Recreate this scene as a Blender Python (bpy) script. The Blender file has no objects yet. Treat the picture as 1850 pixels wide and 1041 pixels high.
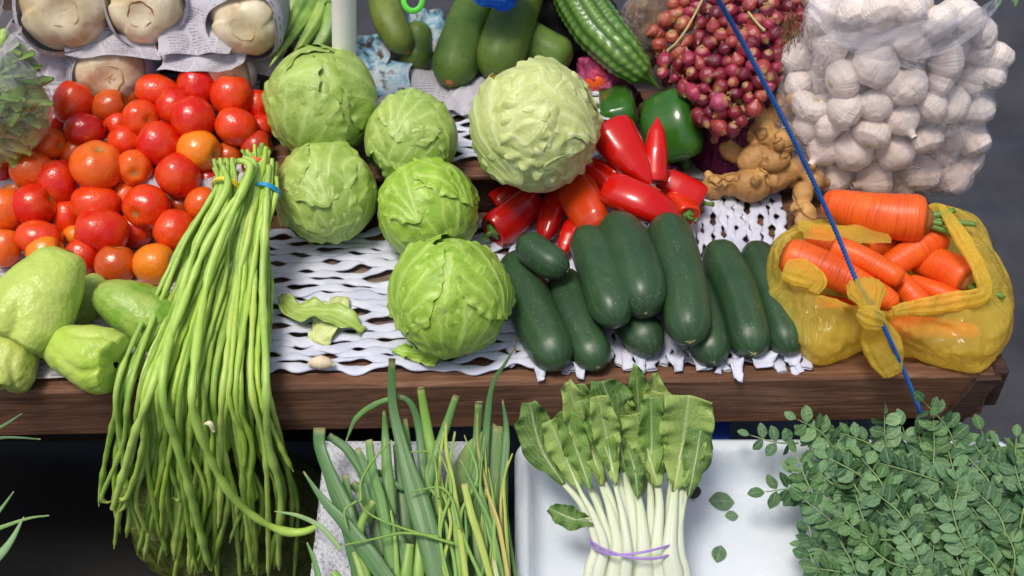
import bpy, math, random
import numpy as np
from mathutils import Vector, Matrix, Quaternion

random.seed(7)
RNG = np.random.default_rng(11)
SC = bpy.context.scene
COL = SC.collection
PI = math.pi

# ------------------------------------------------------------------ camera
FPX, TH = 2078.0, math.radians(42.0)
CAM = np.array((0.0, -1.0852, 1.1576))
FWD = np.array((0, math.cos(TH), -math.sin(TH)))
UPV = np.array((0, math.sin(TH), math.cos(TH)))
RGT = np.array((1.0, 0, 0))
cd = bpy.data.cameras.new('camera')
cd.sensor_width = 36.0
cd.lens = FPX / 1850 * 36.0
cd.clip_start, cd.clip_end = 0.05, 500
cd.dof.use_dof = True
cd.dof.focus_distance = 1.58
cd.dof.aperture_fstop = 5.0
cam = bpy.data.objects.new('camera', cd)
COL.objects.link(cam)
cam.location = CAM
cam.rotation_euler = (PI / 2 - TH, 0, 0)
SC.camera = cam

# ------------------------------------------------------------------ light: bright open sky, very soft sun
SUN_EL, SUN_AZ = math.radians(70), math.radians(222)   # azimuth clockwise from +y
wd = bpy.data.worlds.new('World')
SC.world = wd
wd.use_nodes = True
wn = wd.node_tree
bg = wn.nodes['Background']
sky = wn.nodes.new('ShaderNodeTexSky')
sky.sky_type = 'NISHITA'
sky.sun_disc = False
sky.sun_elevation = SUN_EL
sky.sun_rotation = SUN_AZ
sky.dust_density = 4.0
sky.air_density = 0.8
wn.links.new(sky.outputs[0], bg.inputs[0])
bg.inputs[1].default_value = 0.085
sl = bpy.data.lights.new('sun', 'SUN')
sl.energy = 1.5
sl.angle = math.radians(16)
sl.color = (1.0, 0.95, 0.86)
sun = bpy.data.objects.new('sun', sl)
COL.objects.link(sun)
sd = Vector((math.sin(SUN_AZ) * math.cos(SUN_EL), math.cos(SUN_AZ) * math.cos(SUN_EL), math.sin(SUN_EL)))
sun.rotation_euler = (-sd).to_track_quat('-Z', 'Y').to_euler()
sun.location = sd * 8
vs = SC.view_settings
vs.view_transform = 'Standard'
vs.look = 'None'
vs.exposure = 0.66
vs.gamma = 1.0
vs.use_curve_mapping = False
SC.cycles.use_denoising = True
SC.cycles.max_bounces = 10
SC.cycles.transparent_max_bounces = 24
SC.cycles.caustics_reflective = False
SC.cycles.caustics_refractive = False

# ------------------------------------------------------------------ placing helpers
def ray(px, py):
    d = FWD * FPX + RGT * (px - 925.0) + UPV * (520.5 - py)
    return d / np.linalg.norm(d)
def P(px, py, z):
    d = ray(px, py)
    return CAM + d * ((z - CAM[2]) / d[2])
def PY(px, py, y):
    d = ray(px, py)
    return CAM + d * ((y - CAM[1]) / d[1])
def mpp(p):
    return float(np.dot(np.asarray(p) - CAM, FWD)) / FPX
def PE(px, py, c, r):
    """first point of the line of sight on an ellipsoid; falls back to the nearest point"""
    c = np.asarray(c, float); r = np.asarray(r, float)
    d = ray(px, py); o = (CAM - c) / r; k = d / r
    a, b, e = k @ k, o @ k, o @ o - 1
    q = b * b - a * e
    t = (-b - math.sqrt(q)) / a if q > 0 else -b / a
    return CAM + d * t
def lerp(x, xs, ys):
    return float(np.interp(x, xs, ys))
def cr(pts, n):
    """Catmull-Rom resample to n points, even in parameter"""
    p = np.asarray(pts, float)
    if len(p) == 2:
        return p[0] + (p[1] - p[0]) * np.linspace(0, 1, n)[:, None]
    q = np.vstack([2 * p[0] - p[1], p, 2 * p[-1] - p[-2]])
    L = np.concatenate([[0], np.cumsum(np.linalg.norm(np.diff(p[:, :3], axis=0), axis=1))])
    t = np.linspace(0, L[-1], n)
    i = np.clip(np.searchsorted(L, t, side='right') - 1, 0, len(p) - 2)
    u = ((t - L[i]) / np.maximum(L[i + 1] - L[i], 1e-9))[:, None]
    a, b, c, d = q[i], q[i + 1], q[i + 2], q[i + 3]
    return 0.5 * (2 * b + (c - a) * u + (2 * a - 5 * b + 4 * c - d) * u ** 2 + (3 * b - a - 3 * c + d) * u ** 3)
def sn(V, seed, freq, n=7):
    """smooth pseudo noise, about -1..1"""
    g = np.random.default_rng(seed)
    K = g.normal(size=(n, 3)) * freq
    ph = g.uniform(0, 6.28, n)
    return np.sin(np.asarray(V) @ K.T + ph).sum(1) / math.sqrt(n) * 0.9
def sstep(a, b, x):
    t = np.clip((x - a) / (b - a), 0, 1)
    return t * t * (3 - 2 * t)

# ------------------------------------------------------------------ objects
def mesh(name, V, F, mat, attrs=None, smooth=True):
    me = bpy.data.meshes.new(name)
    V = np.ascontiguousarray(V, dtype=np.float32)
    if isinstance(F, np.ndarray):
        n, k = F.shape
        me.vertices.add(len(V)); me.loops.add(n * k); me.polygons.add(n)
        me.vertices.foreach_set('co', V.ravel())
        me.loops.foreach_set('vertex_index', F.astype(np.int32).ravel())
        me.polygons.foreach_set('loop_start', np.arange(0, n * k, k, dtype=np.int32))
        me.polygons.foreach_set('loop_total', np.full(n, k, dtype=np.int32))
        me.update(calc_edges=True)
    else:
        me.from_pydata([tuple(v) for v in V], [], F)
        me.update()
    if smooth:
        me.polygons.foreach_set('use_smooth', np.ones(len(me.polygons), dtype=bool))
    for k, a in (attrs or {}).items():
        at = me.attributes.new(k, 'FLOAT', 'POINT')
        at.data.foreach_set('value', np.ascontiguousarray(a, dtype=np.float32))
    if mat:
        me.materials.append(mat)
    return me
def tag(o, label=None, cat=None, group=None, kind=None):
    if label: o['label'] = label
    if cat: o['category'] = cat
    if group: o['group'] = group
    if kind: o['kind'] = kind
    return o
def ob(name, me, parent=None, loc=(0, 0, 0), rot=None, scale=(1, 1, 1), color=None):
    o = bpy.data.objects.new(name, me)
    COL.objects.link(o)
    o.parent = parent
    o.location = loc
    if rot is not None:
        o.rotation_mode = 'QUATERNION'
        o.rotation_quaternion = rot
    o.scale = scale if hasattr(scale, '__len__') else (scale,) * 3
    if color is not None:
        o.color = color if len(color) == 4 else (*color, 1)
    return o
def thing(name, label, cat, loc=(0, 0, 0), group=None):
    o = bpy.data.objects.new(name, None)
    o.empty_display_size = 0.05
    COL.objects.link(o)
    o.location = loc
    return tag(o, label, cat, group)
def part(name, g, mat, root, color=None, smooth=True, kind=None, under=None):
    """g = (V world, F[, attrs]); made local to an unrotated root"""
    V = np.asarray(g[0], float) - np.array(root.location)
    o = ob(name, mesh(name, V, g[1], mat, g[2] if len(g) > 2 else None, smooth), under or root, color=color)
    if kind: o['kind'] = kind
    return o
def solo(name, g, mat, label, cat, group=None, color=None, smooth=True, kind=None):
    """a thing of one mesh, origin at its lowest middle"""
    V = np.asarray(g[0], float)
    c = np.array([(V[:, 0].min() + V[:, 0].max()) / 2, (V[:, 1].min() + V[:, 1].max()) / 2, V[:, 2].min()])
    o = ob(name, mesh(name, V - c, g[1], mat, g[2] if len(g) > 2 else None, smooth), None, c, color=color)
    return tag(o, label, cat, group, kind)
def base_of(*gs):
    A = np.vstack([g[0] for g in gs])
    return ((A[:, 0].min() + A[:, 0].max()) / 2, (A[:, 1].min() + A[:, 1].max()) / 2, A[:, 2].min())
def join(gs):
    Vs, Fs, n = [], [], 0
    keys = set.intersection(*[set((g[2] if len(g) > 2 else {}).keys()) for g in gs])
    for g in gs:
        Vs.append(g[0]); Fs.append(g[1] + n); n += len(g[0])
    return np.vstack(Vs), np.vstack(Fs), {k: np.concatenate([g[2][k] for g in gs]) for k in keys}
def xform(g, M):
    M = np.array(M)
    return (g[0] @ M[:3, :3].T + M[:3, 3],) + tuple(g[1:])

# ------------------------------------------------------------------ geometry
def gfaces(nu, nv, cu=False, cv=False):
    i = np.arange(nu if cu else nu - 1)[:, None]
    j = np.arange(nv if cv else nv - 1)[None, :]
    i2, j2 = (i + 1) % nu, (j + 1) % nv
    return np.stack([(i * nv + j + 0 * i), (i2 * nv + j), (i2 * nv + j2), (i * nv + j2)], -1).reshape(-1, 4)
def frames(C, hint=(0.13, 0.21, 1.0)):
    T = np.gradient(C, axis=0)
    T /= np.linalg.norm(T, axis=1)[:, None] + 1e-12
    N = np.zeros_like(C)
    h = np.array(hint, float)
    n = h - T[0] * (h @ T[0])
    if np.linalg.norm(n) < 1e-4:
        n = np.array((1.0, 0.3, 0)); n -= T[0] * (n @ T[0])
    N[0] = n / np.linalg.norm(n)
    for i in range(1, len(C)):
        n = N[i - 1] - T[i] * (N[i - 1] @ T[i])
        N[i] = n / np.linalg.norm(n)
    return T, N, np.cross(T, N)
def tube(pts, rad, n=24, seg=10, flat=1.0, lobes=None, hint=(0.13, 0.21, 1.0), cap=True, rnd=0.0, twist=0.0, wob=0.0, seed=0):
    """sweep; rad = list spread along the path, or a function of s; rnd rounds both ends over that share"""
    C = cr(pts, n)
    s = np.linspace(0, 1, n)
    if rnd:                                             # denser rings at the ends
        s = 0.5 - 0.5 * np.cos(PI * s)
        C = cr(C, 400)[np.clip((s * 399).astype(int), 0, 399)]
    R = rad(s) if callable(rad) else np.interp(s, np.linspace(0, 1, len(rad)), rad)
    if rnd:
        e = np.minimum(s, 1 - s) / rnd
        R = R * np.sqrt(np.clip(1 - (1 - np.clip(e, 0, 1)) ** 2, 0, 1))
    R = np.maximum(R, 1e-5)
    T, N, B = frames(C, hint)
    a = np.linspace(0, 2 * PI, seg, endpoint=False)
    A = a[None, :] + twist * s[:, None]
    rr = np.repeat(R[:, None], seg, 1)
    if lobes:
        rr = rr * (1 + lobes[1] * np.cos(lobes[0] * A + lobes[2]))
    V = C[:, None, :] + rr[..., None] * (np.cos(A)[..., None] * N[:, None, :] * flat + np.sin(A)[..., None] * B[:, None, :])
    V = V.reshape(-1, 3)
    if wob:
        D = V - np.repeat(C, seg, 0)
        V = V + D * (sn(V, seed, 1.0 / (np.mean(R) * 1.6)) * wob)[:, None]
    F = gfaces(n, seg, False, True)
    at = {'s': np.repeat(s, seg), 'a': np.tile(a / (2 * PI), n)}
    if cap:
        k = len(V)
        V = np.vstack([V, C[0], C[-1]])
        i = np.arange(seg // 2)
        q0, q1, q2 = 2 * i, 2 * i + 1, (2 * i + 2) % seg
        o = (n - 1) * seg
        F = np.vstack([F, np.stack([np.full(seg // 2, k), q2, q1, q0], -1), np.stack([np.full(seg // 2, k + 1), o + q0, o + q1, o + q2], -1)])
        at = {'s': np.append(at['s'], [0, 1]), 'a': np.append(at['a'], [0, 0])}
    return V, F, at
def ball(nu=28, nv=18):
    """unit sphere grid, pole on z; returns V, F, theta, phi"""
    th = np.linspace(0.0008, PI - 0.0008, nv)
    ph = np.linspace(0, 2 * PI, nu, endpoint=False)
    T, Q = np.meshgrid(th, ph, indexing='ij')
    V = np.stack([np.sin(T) * np.cos(Q), np.sin(T) * np.sin(Q), np.cos(T)], -1).reshape(-1, 3)
    F = gfaces(nv, nu, False, True)[:, ::-1]
    return V, F, T.ravel(), Q.ravel()
def box(x0, x1, y0, y1, z0, z1, bev=0.003):
    X = [x0, x0 + bev, x1 - bev, x1]; Y = [y0, y0 + bev, y1 - bev, y1]; Z = [z0, z0 + bev, z1 - bev, z1]
    V, F, idx = [], [], {}
    def vid(i, j, k):
        key = (i, j, k)
        if key not in idx:
            idx[key] = len(V); V.append((X[i], Y[j], Z[k]))
        return idx[key]
    # six inset faces
    def q(*c): F.append([vid(*t) for t in c])
    for k, f in ((0, 1), (3, 0)):
        c = [(1, 1, k), (2, 1, k), (2, 2, k), (1, 2, k)]; q(*(c[::-1] if f else c))
    for j, f in ((0, 0), (3, 1)):
        c = [(1, j, 1), (2, j, 1), (2, j, 2), (1, j, 2)]; q(*(c[::-1] if f else c))
    for i, f in ((0, 1), (3, 0)):
        c = [(i, 1, 1), (i, 2, 1), (i, 2, 2), (i, 1, 2)]; q(*(c[::-1] if f else c))
    # chamfers
    for a, A in ((1, 0), (2, 3)):
        for b, B in ((1, 0), (2, 3)):
            q((1, A, b), (2, A, b), (2, a, B), (1, a, B))
            q((A, 1, b), (A, 2, b), (a, 2, B), (a, 1, B))
            q((A, b, 1), (A, b, 2), (a, B, 2), (a, B, 1))
            for c_, Cc in ((1, 0), (2, 3)):
                F.append([vid(A, b, c_), vid(a, B, c_), vid(a, b, Cc)])
    return np.array(V, float), F
def rotq(axis_z, roll=0.0):
    """quaternion turning local z onto axis_z"""
    q = Vector(axis_z).to_track_quat('Z', 'Y')
    return q @ Quaternion((0, 0, 1), roll)
def imgdir(ang, toward=0.0):
    """world direction from an angle in the picture plane (0 = right, 90 = up) tilted to the viewer"""
    a = math.radians(ang)
    d = RGT * math.cos(a) + UPV * math.sin(a) - FWD * toward
    return d / np.linalg.norm(d)
def leaf(mid, wid, n=26, m=13, hint=(0, -0.7, 0.7), fold=0.25, ruffle=0.0, rf=9.0, curl=0.0, thick=0.0, seed=0):
    """blade on a midrib: wid list of half widths; s along, v across -1..1"""
    C = cr(mid, n)
    s = np.linspace(0, 1, n)
    Wd = np.interp(s, np.linspace(0, 1, len(wid)), wid)
    T, N, B = frames(C, hint)
    v = np.linspace(-1, 1, m)
    S, Vv = np.meshgrid(s, v, indexing='ij')
    g = np.random.default_rng(seed)
    p1, p2, p3 = g.uniform(0, 6.28, 3)
    wob = 1 + 0.07 * np.sin(rf * 1.7 * S + p1 + 2 * np.sign(Vv))
    X = Vv * Wd[:, None] * wob
    Z = fold * np.abs(Vv) ** 1.3 * Wd[:, None] + curl * Vv ** 2 * Wd[:, None] \
        + ruffle * np.abs(Vv) ** 2 * (np.sin(rf * 2.2 * S + p2 + 1.7 * np.sign(Vv)) + 0.6 * np.sin(rf * 4.3 * S + p3 - 1.1 * np.sign(Vv)))
    V = C[:, None, :] + X[..., None] * B[:, None, :] + Z[..., None] * N[:, None, :]
    V = V.reshape(-1, 3)
    F = gfaces(n, m)
    at = {'s': S.ravel(), 'v': Vv.ravel()}
    if thick:
        Nn = np.repeat(N, m, 0)
        k = len(V)
        V2 = V - Nn * thick
        edge = []
        ii = np.arange(n - 1)
        edge.append(np.stack([ii * m, ii * m + k, (ii + 1) * m + k, (ii + 1) * m], -1))
        edge.append(np.stack([(ii + 1) * m + m - 1, (ii + 1) * m + m - 1 + k, ii * m + m - 1 + k, ii * m + m - 1], -1))
        jj = np.arange(m - 1); o = (n - 1) * m
        edge.append(np.stack([jj + 1, jj + 1 + k, jj + k, jj], -1))
        edge.append(np.stack([o + jj, o + jj + k, o + jj + 1 + k, o + jj + 1], -1))
        F = np.vstack([F, F[:, ::-1] + k] + edge)
        V = np.vstack([V, V2])
        at = {q: np.concatenate([a, a]) for q, a in at.items()}
    return V, F, at
def crumple(U, W, seed, n=14, amp=1.0):
    """paper folds: a sum of straight creases over sheet coordinates 0..1"""
    g = np.random.default_rng(seed)
    z = np.zeros_like(U)
    for i in range(n):
        a = g.uniform(0, PI); o = g.uniform(0.1, 0.9)
        d = (U - 0.5) * math.cos(a) + (W - 0.5) * math.sin(a)
        z += g.normal() * np.abs(d - (o - 0.5)) * np.exp(-((d - (o - 0.5)) / 0.35) ** 2)
    return z / math.sqrt(n) * amp
def sheet(corners, seed, amp=0.02, n=34, m=34, sag=None, thick=0.0006, folds=14, lift=None):
    """crumpled sheet on four world corners (c00,c10,c11,c01)"""
    c = [np.asarray(q, float) for q in corners]
    u = np.linspace(0, 1, n); w = np.linspace(0, 1, m)
    U, Wv = np.meshgrid(u, w, indexing='ij')
    B = (c[0][None, None] * ((1 - U) * (1 - Wv))[..., None] + c[1] * (U * (1 - Wv))[..., None]
         + c[2] * (U * Wv)[..., None] + c[3] * ((1 - U) * Wv)[..., None])
    nrm = np.cross(c[1] - c[0], c[3] - c[0]); nrm /= np.linalg.norm(nrm)
    if nrm[2] < 0: nrm = -nrm
    h = crumple(U, Wv, seed, folds) * amp * 3
    g = np.random.default_rng(seed + 5)
    B = B + nrm * h[..., None]
    B = B + np.stack([0.15 * amp * np.sin(9 * Wv + g.uniform(0, 6)), 0.15 * amp * np.sin(8 * U + g.uniform(0, 6)), 0 * U], -1)
    if lift is not None:
        B = B + np.array((0, 0, 1.0)) * lift(U, Wv, B)[..., None]
    return B.reshape(-1, 3), gfaces(n, m), {'s': U.ravel(), 'v': Wv.ravel()}

# ------------------------------------------------------------------ materials
def lin(r, g, b):
    f = lambda c: c / 12.92 if c <= 0.04045 else ((c + 0.055) / 1.055) ** 2.4
    return (f(r / 255), f(g / 255), f(b / 255), 1)
class Mat:
    def __init__(s, name, rough=0.5, spec=0.5, **kw):
        s.m = bpy.data.materials.new(name)
        s.m.use_nodes = True
        s.t = s.m.node_tree
        s.b = s.t.nodes['Principled BSDF']
        s.out = s.t.nodes['Material Output']
        s.set('Roughness', rough); s.set('Specular IOR Level', spec)
        for k, v in kw.items(): s.set(k.replace('_', ' '), v)
    def n(s, t, **kw):
        q = s.t.nodes.new('ShaderNode' + t)
        for k, v in kw.items(): setattr(q, k, v)
        return q
    def put(s, sock, v):
        if isinstance(v, bpy.types.NodeSocket): s.t.links.new(v, sock)
        elif hasattr(v, '__len__') and len(v) == 3 and sock.type == 'RGBA': sock.default_value = (*v, 1)
        else: sock.default_value = v
    def set(s, k, v):
        s.put(s.b.inputs[k], v)
    def obj(s): return s.n('TexCoord').outputs['Object']
    def gen(s): return s.n('TexCoord').outputs['Generated']
    def ocol(s): return s.n('ObjectInfo').outputs['Color']
    def rnd(s): return s.n('ObjectInfo').outputs['Random']
    def at(s, k): return s.n('Attribute', attribute_name=k).outputs['Fac']
    def mapv(s, v, scale=(1, 1, 1), rot=(0, 0, 0), loc=(0, 0, 0)):
        q = s.n('Mapping'); s.put(q.inputs[0], v)
        q.inputs['Scale'].default_value = scale; q.inputs['Rotation'].default_value = rot; q.inputs['Location'].default_value = loc
        return q.outputs[0]
    def noise(s, scale, detail=3, rough=0.5, v=None, dist=0.0, seed=True):
        q = s.n('TexNoise', noise_dimensions='4D')
        s.put(q.inputs['Vector'], v if v is not None else s.obj())
        q.inputs['Scale'].default_value = scale; q.inputs['Detail'].default_value = detail
        q.inputs['Roughness'].default_value = rough; q.inputs['Distortion'].default_value = dist
        if seed: s.put(q.inputs['W'], s.math('MULTIPLY', s.rnd(), 37.0))
        return q.outputs['Fac']
    def voro(s, scale, feature='F1', v=None, rnd=1.0, out='Distance'):
        q = s.n('TexVoronoi', feature=feature)
        s.put(q.inputs['Vector'], v if v is not None else s.obj())
        q.inputs['Scale'].default_value = scale; q.inputs['Randomness'].default_value = rnd
        return q.outputs[out]
    def math(s, op, a, b=0.5, c=None, clamp=False):
        q = s.n('Math', operation=op); q.use_clamp = clamp
        s.put(q.inputs[0], a); s.put(q.inputs[1], b)
        if c is not None: s.put(q.inputs[2], c)
        return q.outputs[0]
    def ramp(s, f, stops):
        q = s.n('ValToRGB'); s.put(q.inputs[0], f)
        e = q.color_ramp.elements
        while len(e) < len(stops): e.new(0.5)
        for x, (p, c) in zip(e, stops):
            x.position = p
            x.color = (c, c, c, 1) if not hasattr(c, '__len__') else (*c[:3], 1)
        return q.outputs[0]
    def mix(s, f, a, b, mode='MIX'):
        q = s.n('Mix', data_type='RGBA', blend_type=mode)
        s.put(q.inputs[0], f); s.put(q.inputs[6], a); s.put(q.inputs[7], b)
        return q.outputs[2]
    def bump(s, h, strength=0.3, dist=0.002):
        q = s.n('Bump'); q.inputs['Strength'].default_value = strength; q.inputs['Distance'].default_value = dist
        s.put(q.inputs['Height'], h)
        s.set('Normal', q.outputs[0])
        return q.outputs[0]
    def leafy(s, col, fac=0.3):
        """let light through a thin leaf"""
        tr = s.n('BsdfTranslucent'); s.put(tr.inputs[0], col)
        mx = s.n('MixShader'); mx.inputs[0].default_value = fac
        s.t.links.new(s.b.outputs[0], mx.inputs[1]); s.t.links.new(tr.outputs[0], mx.inputs[2])
        s.t.links.new(mx.outputs[0], s.out.inputs[0])
    def film(s, fac, tint=(1, 1, 1), trans=None):
        """clear film: part passes straight through"""
        tr = s.n('BsdfTransparent'); s.put(tr.inputs[0], (*tint, 1))
        mx = s.n('MixShader'); s.put(mx.inputs[0], fac)
        src = s.b.outputs[0]
        if trans is not None:
            tl = s.n('BsdfTranslucent'); s.put(tl.inputs[0], trans)
            m2 = s.n('MixShader'); m2.inputs[0].default_value = 0.45
            s.t.links.new(src, m2.inputs[1]); s.t.links.new(tl.outputs[0], m2.inputs[2]); src = m2.outputs[0]
        s.t.links.new(tr.outputs[0], mx.inputs[1]); s.t.links.new(src, mx.inputs[2])
        s.t.links.new(mx.outputs[0], s.out.inputs[0])
    def veins(s, along, across, nlat=6.0, slope=1.5, w=0.10, midw=0.05, ws=30):
        """0..1 mask of midrib and side veins from leaf coordinates"""
        av = s.math('ABSOLUTE', across)
        wob = s.math('MULTIPLY', s.math('SUBTRACT', s.noise(ws, 2), 0.5), 0.25)
        q = s.math('ADD', s.math('SUBTRACT', s.math('MULTIPLY', along, nlat), s.math('MULTIPLY', s.math('POWER', av, 0.8), slope * nlat * 0.25)), wob)
        fr = s.math('ABSOLUTE', s.math('SUBTRACT', s.math('FRACT', q), 0.5))
        lat = s.ramp(fr, [(0.0, 1.0), (w, 0.0)])
        lat = s.math('MULTIPLY', lat, s.ramp(av, [(0.0, 1.0), (0.95, 0.15)]))
        mw = s.math('ADD', av, s.math('MULTIPLY', along, midw * 0.8))
        md = s.ramp(mw, [(midw * 0.6, 1.0), (midw * 2.0, 0.0)])
        return s.math('MAXIMUM', lat, md)

def m_simple(name, col, rough=0.5, var=0.15, scale=40, bump=0.0, **kw):
    m = Mat(name, rough, **kw)
    c = m.mix(m.noise(scale, 4), tuple(x * (1 - var) for x in col[:3]), tuple(min(1, x * (1 + var)) for x in col[:3]))
    m.set('Base Color', c)
    if bump: m.bump(m.noise(scale * 3, 4), bump, 0.002)
    return m.m

def make_mats():
    D = {}
    # tomato: tint from the object, blotched towards orange, tiny specks
    m = Mat('tomato_skin', 0.25, Subsurface_Weight=0.0, Coat_Weight=0.1, Coat_Roughness=0.1)
    m.b.inputs['Subsurface Radius'].default_value = (0.02, 0.006, 0.003); m.set('Subsurface Scale', 0.4)
    oc = m.ocol()
    n1 = m.noise(0.9, 3)
    c = m.mix(m.ramp(n1, [(0.45, 0.0), (0.75, 0.45)]), oc, lin(232, 110, 30))
    top = m.ramp(m.at('s'), [(0.0, 0.5), (0.22, 0.0)])
    c = m.mix(m.math('MULTIPLY', top, n1), c, lin(215, 150, 45))
    m.set('Base Color', c); m.bump(m.noise(3, 2), 0.08, 0.05)
    D['tomato'] = m.m
    D['scar'] = m_simple('tomato_scar', lin(150, 135, 80), 0.8, 0.3, 300)
    # cabbage leaf
    for key, g0, g1, pale in (('cabbage', lin(136, 168, 66), lin(172, 196, 100), lin(212, 222, 156)),
                              ('cabbage_pale', lin(178, 194, 104), lin(206, 214, 146), lin(232, 232, 192)),
                              ('cabbage_bright', lin(124, 168, 40), lin(166, 200, 76), lin(212, 226, 146))):
        m = Mat(key + '_leaf', 0.42, 0.4, Subsurface_Weight=0.08)
        m.b.inputs['Subsurface Radius'].default_value = (0.01, 0.012, 0.004); m.set('Subsurface Scale', 0.3)
        x, y = m.at('v'), m.at('s')
        # ribs fan out from the leaf base
        an = m.math('ARCTAN2', x, m.math('ADD', m.math('MULTIPLY', y, 2.0), 0.12))
        an = m.math('ADD', an, m.math('MULTIPLY', m.math('SUBTRACT', m.noise(2.2, 3), 0.5), 0.34))
        ff = m.math('ABSOLUTE', m.math('SUBTRACT', m.math('FRACT', m.math('ADD', m.math('MULTIPLY', an, 3.2), 0.5)), 0.5))
        vw = m.math('ADD', 0.22, m.math('MULTIPLY', y, -0.12))
        fan = m.math('SUBTRACT', 1.0, m.math('DIVIDE', ff, vw), clamp=True)
        pin = m.veins(y, x, 7.0, 2.6, 0.12, 0.05, 4)
        vn = m.math('MAXIMUM', fan, m.math('MULTIPLY', pin, 0.6))
        fine = m.ramp(m.voro(13, 'DISTANCE_TO_EDGE'), [(0.0, 1.0), (0.07, 0.0)])
        c = m.mix(m.ramp(m.noise(1.6, 4), [(0.3, 0.0), (0.7, 1.0)]), g0, g1)
        c = m.mix(m.ramp(m.noise(4.5, 4, dist=0.8), [(0.45, 0.0), (0.7, 0.6)]), c, g1)
        c = m.mix(m.math('MULTIPLY', m.ramp(ff, [(0.15, 0.0), (0.5, 0.7)]), m.noise(3, 3)), c, tuple(q * 0.72 for q in g0[:3]))
        c = m.mix(m.math('MULTIPLY', fine, 0.22), c, pale)
        c = m.mix(m.math('MULTIPLY', vn, 0.38), c, pale)
        c = m.mix(m.ramp(m.noise(5, 6, 0.75), [(0.68, 0.0), (0.76, 0.4)]), c, lin(150, 130, 70))
        m.set('Base Color', c)
        h = m.math('ADD', m.math('MULTIPLY', vn, 0.9), m.math('MULTIPLY', m.noise(4, 3), 1.6))
        h = m.math('ADD', h, m.math('MULTIPLY', fine, 0.25))
        m.bump(h, 0.13, 0.03)
        D[key] = m.m
    # cucumber
    m = Mat('cucumber_skin', 0.36, 0.45, Coat_Weight=0.08, Coat_Roughness=0.3)
    g = m.mapv(m.obj(), (1, 1, 1))
    c = m.mix(m.ramp(m.noise(16, 3), [(0.35, 0), (0.7, 1)]), lin(32, 56, 36), lin(52, 80, 50))
    a = m.at('a')
    st = m.ramp(m.math('ABSOLUTE', m.math('SUBTRACT', m.math('FRACT', m.math('MULTIPLY', m.math('ADD', a, m.math('MULTIPLY', m.noise(30, 2), 0.05)), 11)), 0.5)), [(0.0, 0.5), (0.3, 0.0)])
    c = m.mix(m.math('MULTIPLY', st, m.ramp(m.at('s'), [(0.55, 0.25), (1.0, 0.9)])), c, lin(78, 106, 60))
    c = m.mix(m.math('MULTIPLY', m.ramp(m.at('s'), [(0.0, 0.0), (0.35, 0.28)]), 0.5), c, lin(60, 92, 66))
    c = m.mix(m.math('MULTIPLY', m.rnd(), 0.4), c, lin(58, 86, 52))
    c = m.mix(m.ramp(m.voro(150), [(0.05, 0.8), (0.13, 0.0)]), c, lin(150, 170, 130))
    c = m.mix(m.ramp(m.noise(70, 6, 0.75), [(0.6, 0.0), (0.75, 0.4)]), c, lin(110, 128, 100))
    m.set('Base Color', c)
    m.set('Roughness', m.ramp(m.noise(40, 4), [(0.3, 0.3), (0.7, 0.52)]))
    m.bump(m.math('ADD', m.noise(50, 3), m.math('MULTIPLY', m.ramp(m.voro(150), [(0.03, 1.0), (0.14, 0.0)]), 0.4)), 0.25, 0.002)
    D['cucumber'] = m.m
    D['scar_tan'] = m_simple('dry_scar', lin(186, 172, 118), 0.85, 0.35, 400, 0.4)
    # pepper: tint + green shoulder patches
    m = Mat('pepper_skin', 0.22, 0.5, Coat_Weight=0.22, Coat_Roughness=0.08)
    oc = m.ocol()
    c = m.mix(m.math('MULTIPLY', m.ramp(m.noise(11, 2), [(0.56, 0), (0.72, 1)]), m.n('ObjectInfo').outputs['Alpha']), oc, lin(120, 96, 24))
    c = m.mix(m.ramp(m.noise(35, 3), [(0.3, 0.0), (0.8, 0.3)]), c, m.mix(0.5, oc, lin(236, 70, 20)))
    m.set('Base Color', c)
    m.bump(m.noise(40, 2), 0.08, 0.003)
    D['pepper'] = m.m
    m = Mat('green_pepper_skin', 0.2, 0.5, Coat_Weight=0.4, Coat_Roughness=0.1)
    m.set('Base Color', m.mix(m.noise(20, 3), lin(34, 78, 22), lin(60, 112, 36)))
    m.bump(m.noise(45, 2), 0.08, 0.003)
    D['green_pepper'] = m.m
    D['stem_green'] = m_simple('green_stem', lin(92, 130, 52), 0.5, 0.3, 80, 0.2)
    # beans: per-object tint, faint rings
    m = Mat('bean_skin', 0.42, 0.45, Subsurface_Weight=0.05)
    oc = m.ocol()
    c = m.mix(m.ramp(m.noise(26, 3), [(0.35, 0.0), (0.7, 0.6)]), oc, lin(192, 214, 108))
    c = m.mix(m.ramp(m.noise(60, 4, 0.7), [(0.55, 0.0), (0.8, 0.6)]), c, lin(98, 132, 54))
    c = m.mix(m.ramp(m.at('s'), [(0.975, 0.0), (1.0, 0.8)]), c, lin(128, 104, 58))
    c = m.mix(m.ramp(m.noise(160, 2), [(0.72, 0.0), (0.77, 0.5)]), c, lin(106, 98, 52))
    m.set('Base Color', c); m.bump(m.noise(90, 3), 0.25, 0.0015)
    D['bean'] = m.m
    # spring onion blades
    m = Mat('blade_skin', 0.38, 0.45)
    oc = m.ocol()
    fib = m.noise(1.0, 3, v=m.n('CombineXYZ').outputs[0])
    cx = m.n('CombineXYZ'); m.put(cx.inputs[0], m.math('MULTIPLY', m.at('a'), 46)); m.put(cx.inputs[1], m.math('MULTIPLY', m.at('s'), 4))
    fib = m.noise(1.0, 3, v=cx.outputs[0])
    c = m.mix(m.ramp(fib, [(0.35, 0.0), (0.65, 0.5)]), oc, m.mix(0.5, oc, lin(172, 200, 132)))
    c = m.mix(m.ramp(m.noise(30, 4), [(0.55, 0.0), (0.8, 0.5)]), c, lin(74, 108, 62))
    c = m.mix(m.ramp(m.at('s'), [(0.0, 0.7), (0.05, 0.0)]), c, lin(196, 184, 124))
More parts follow.
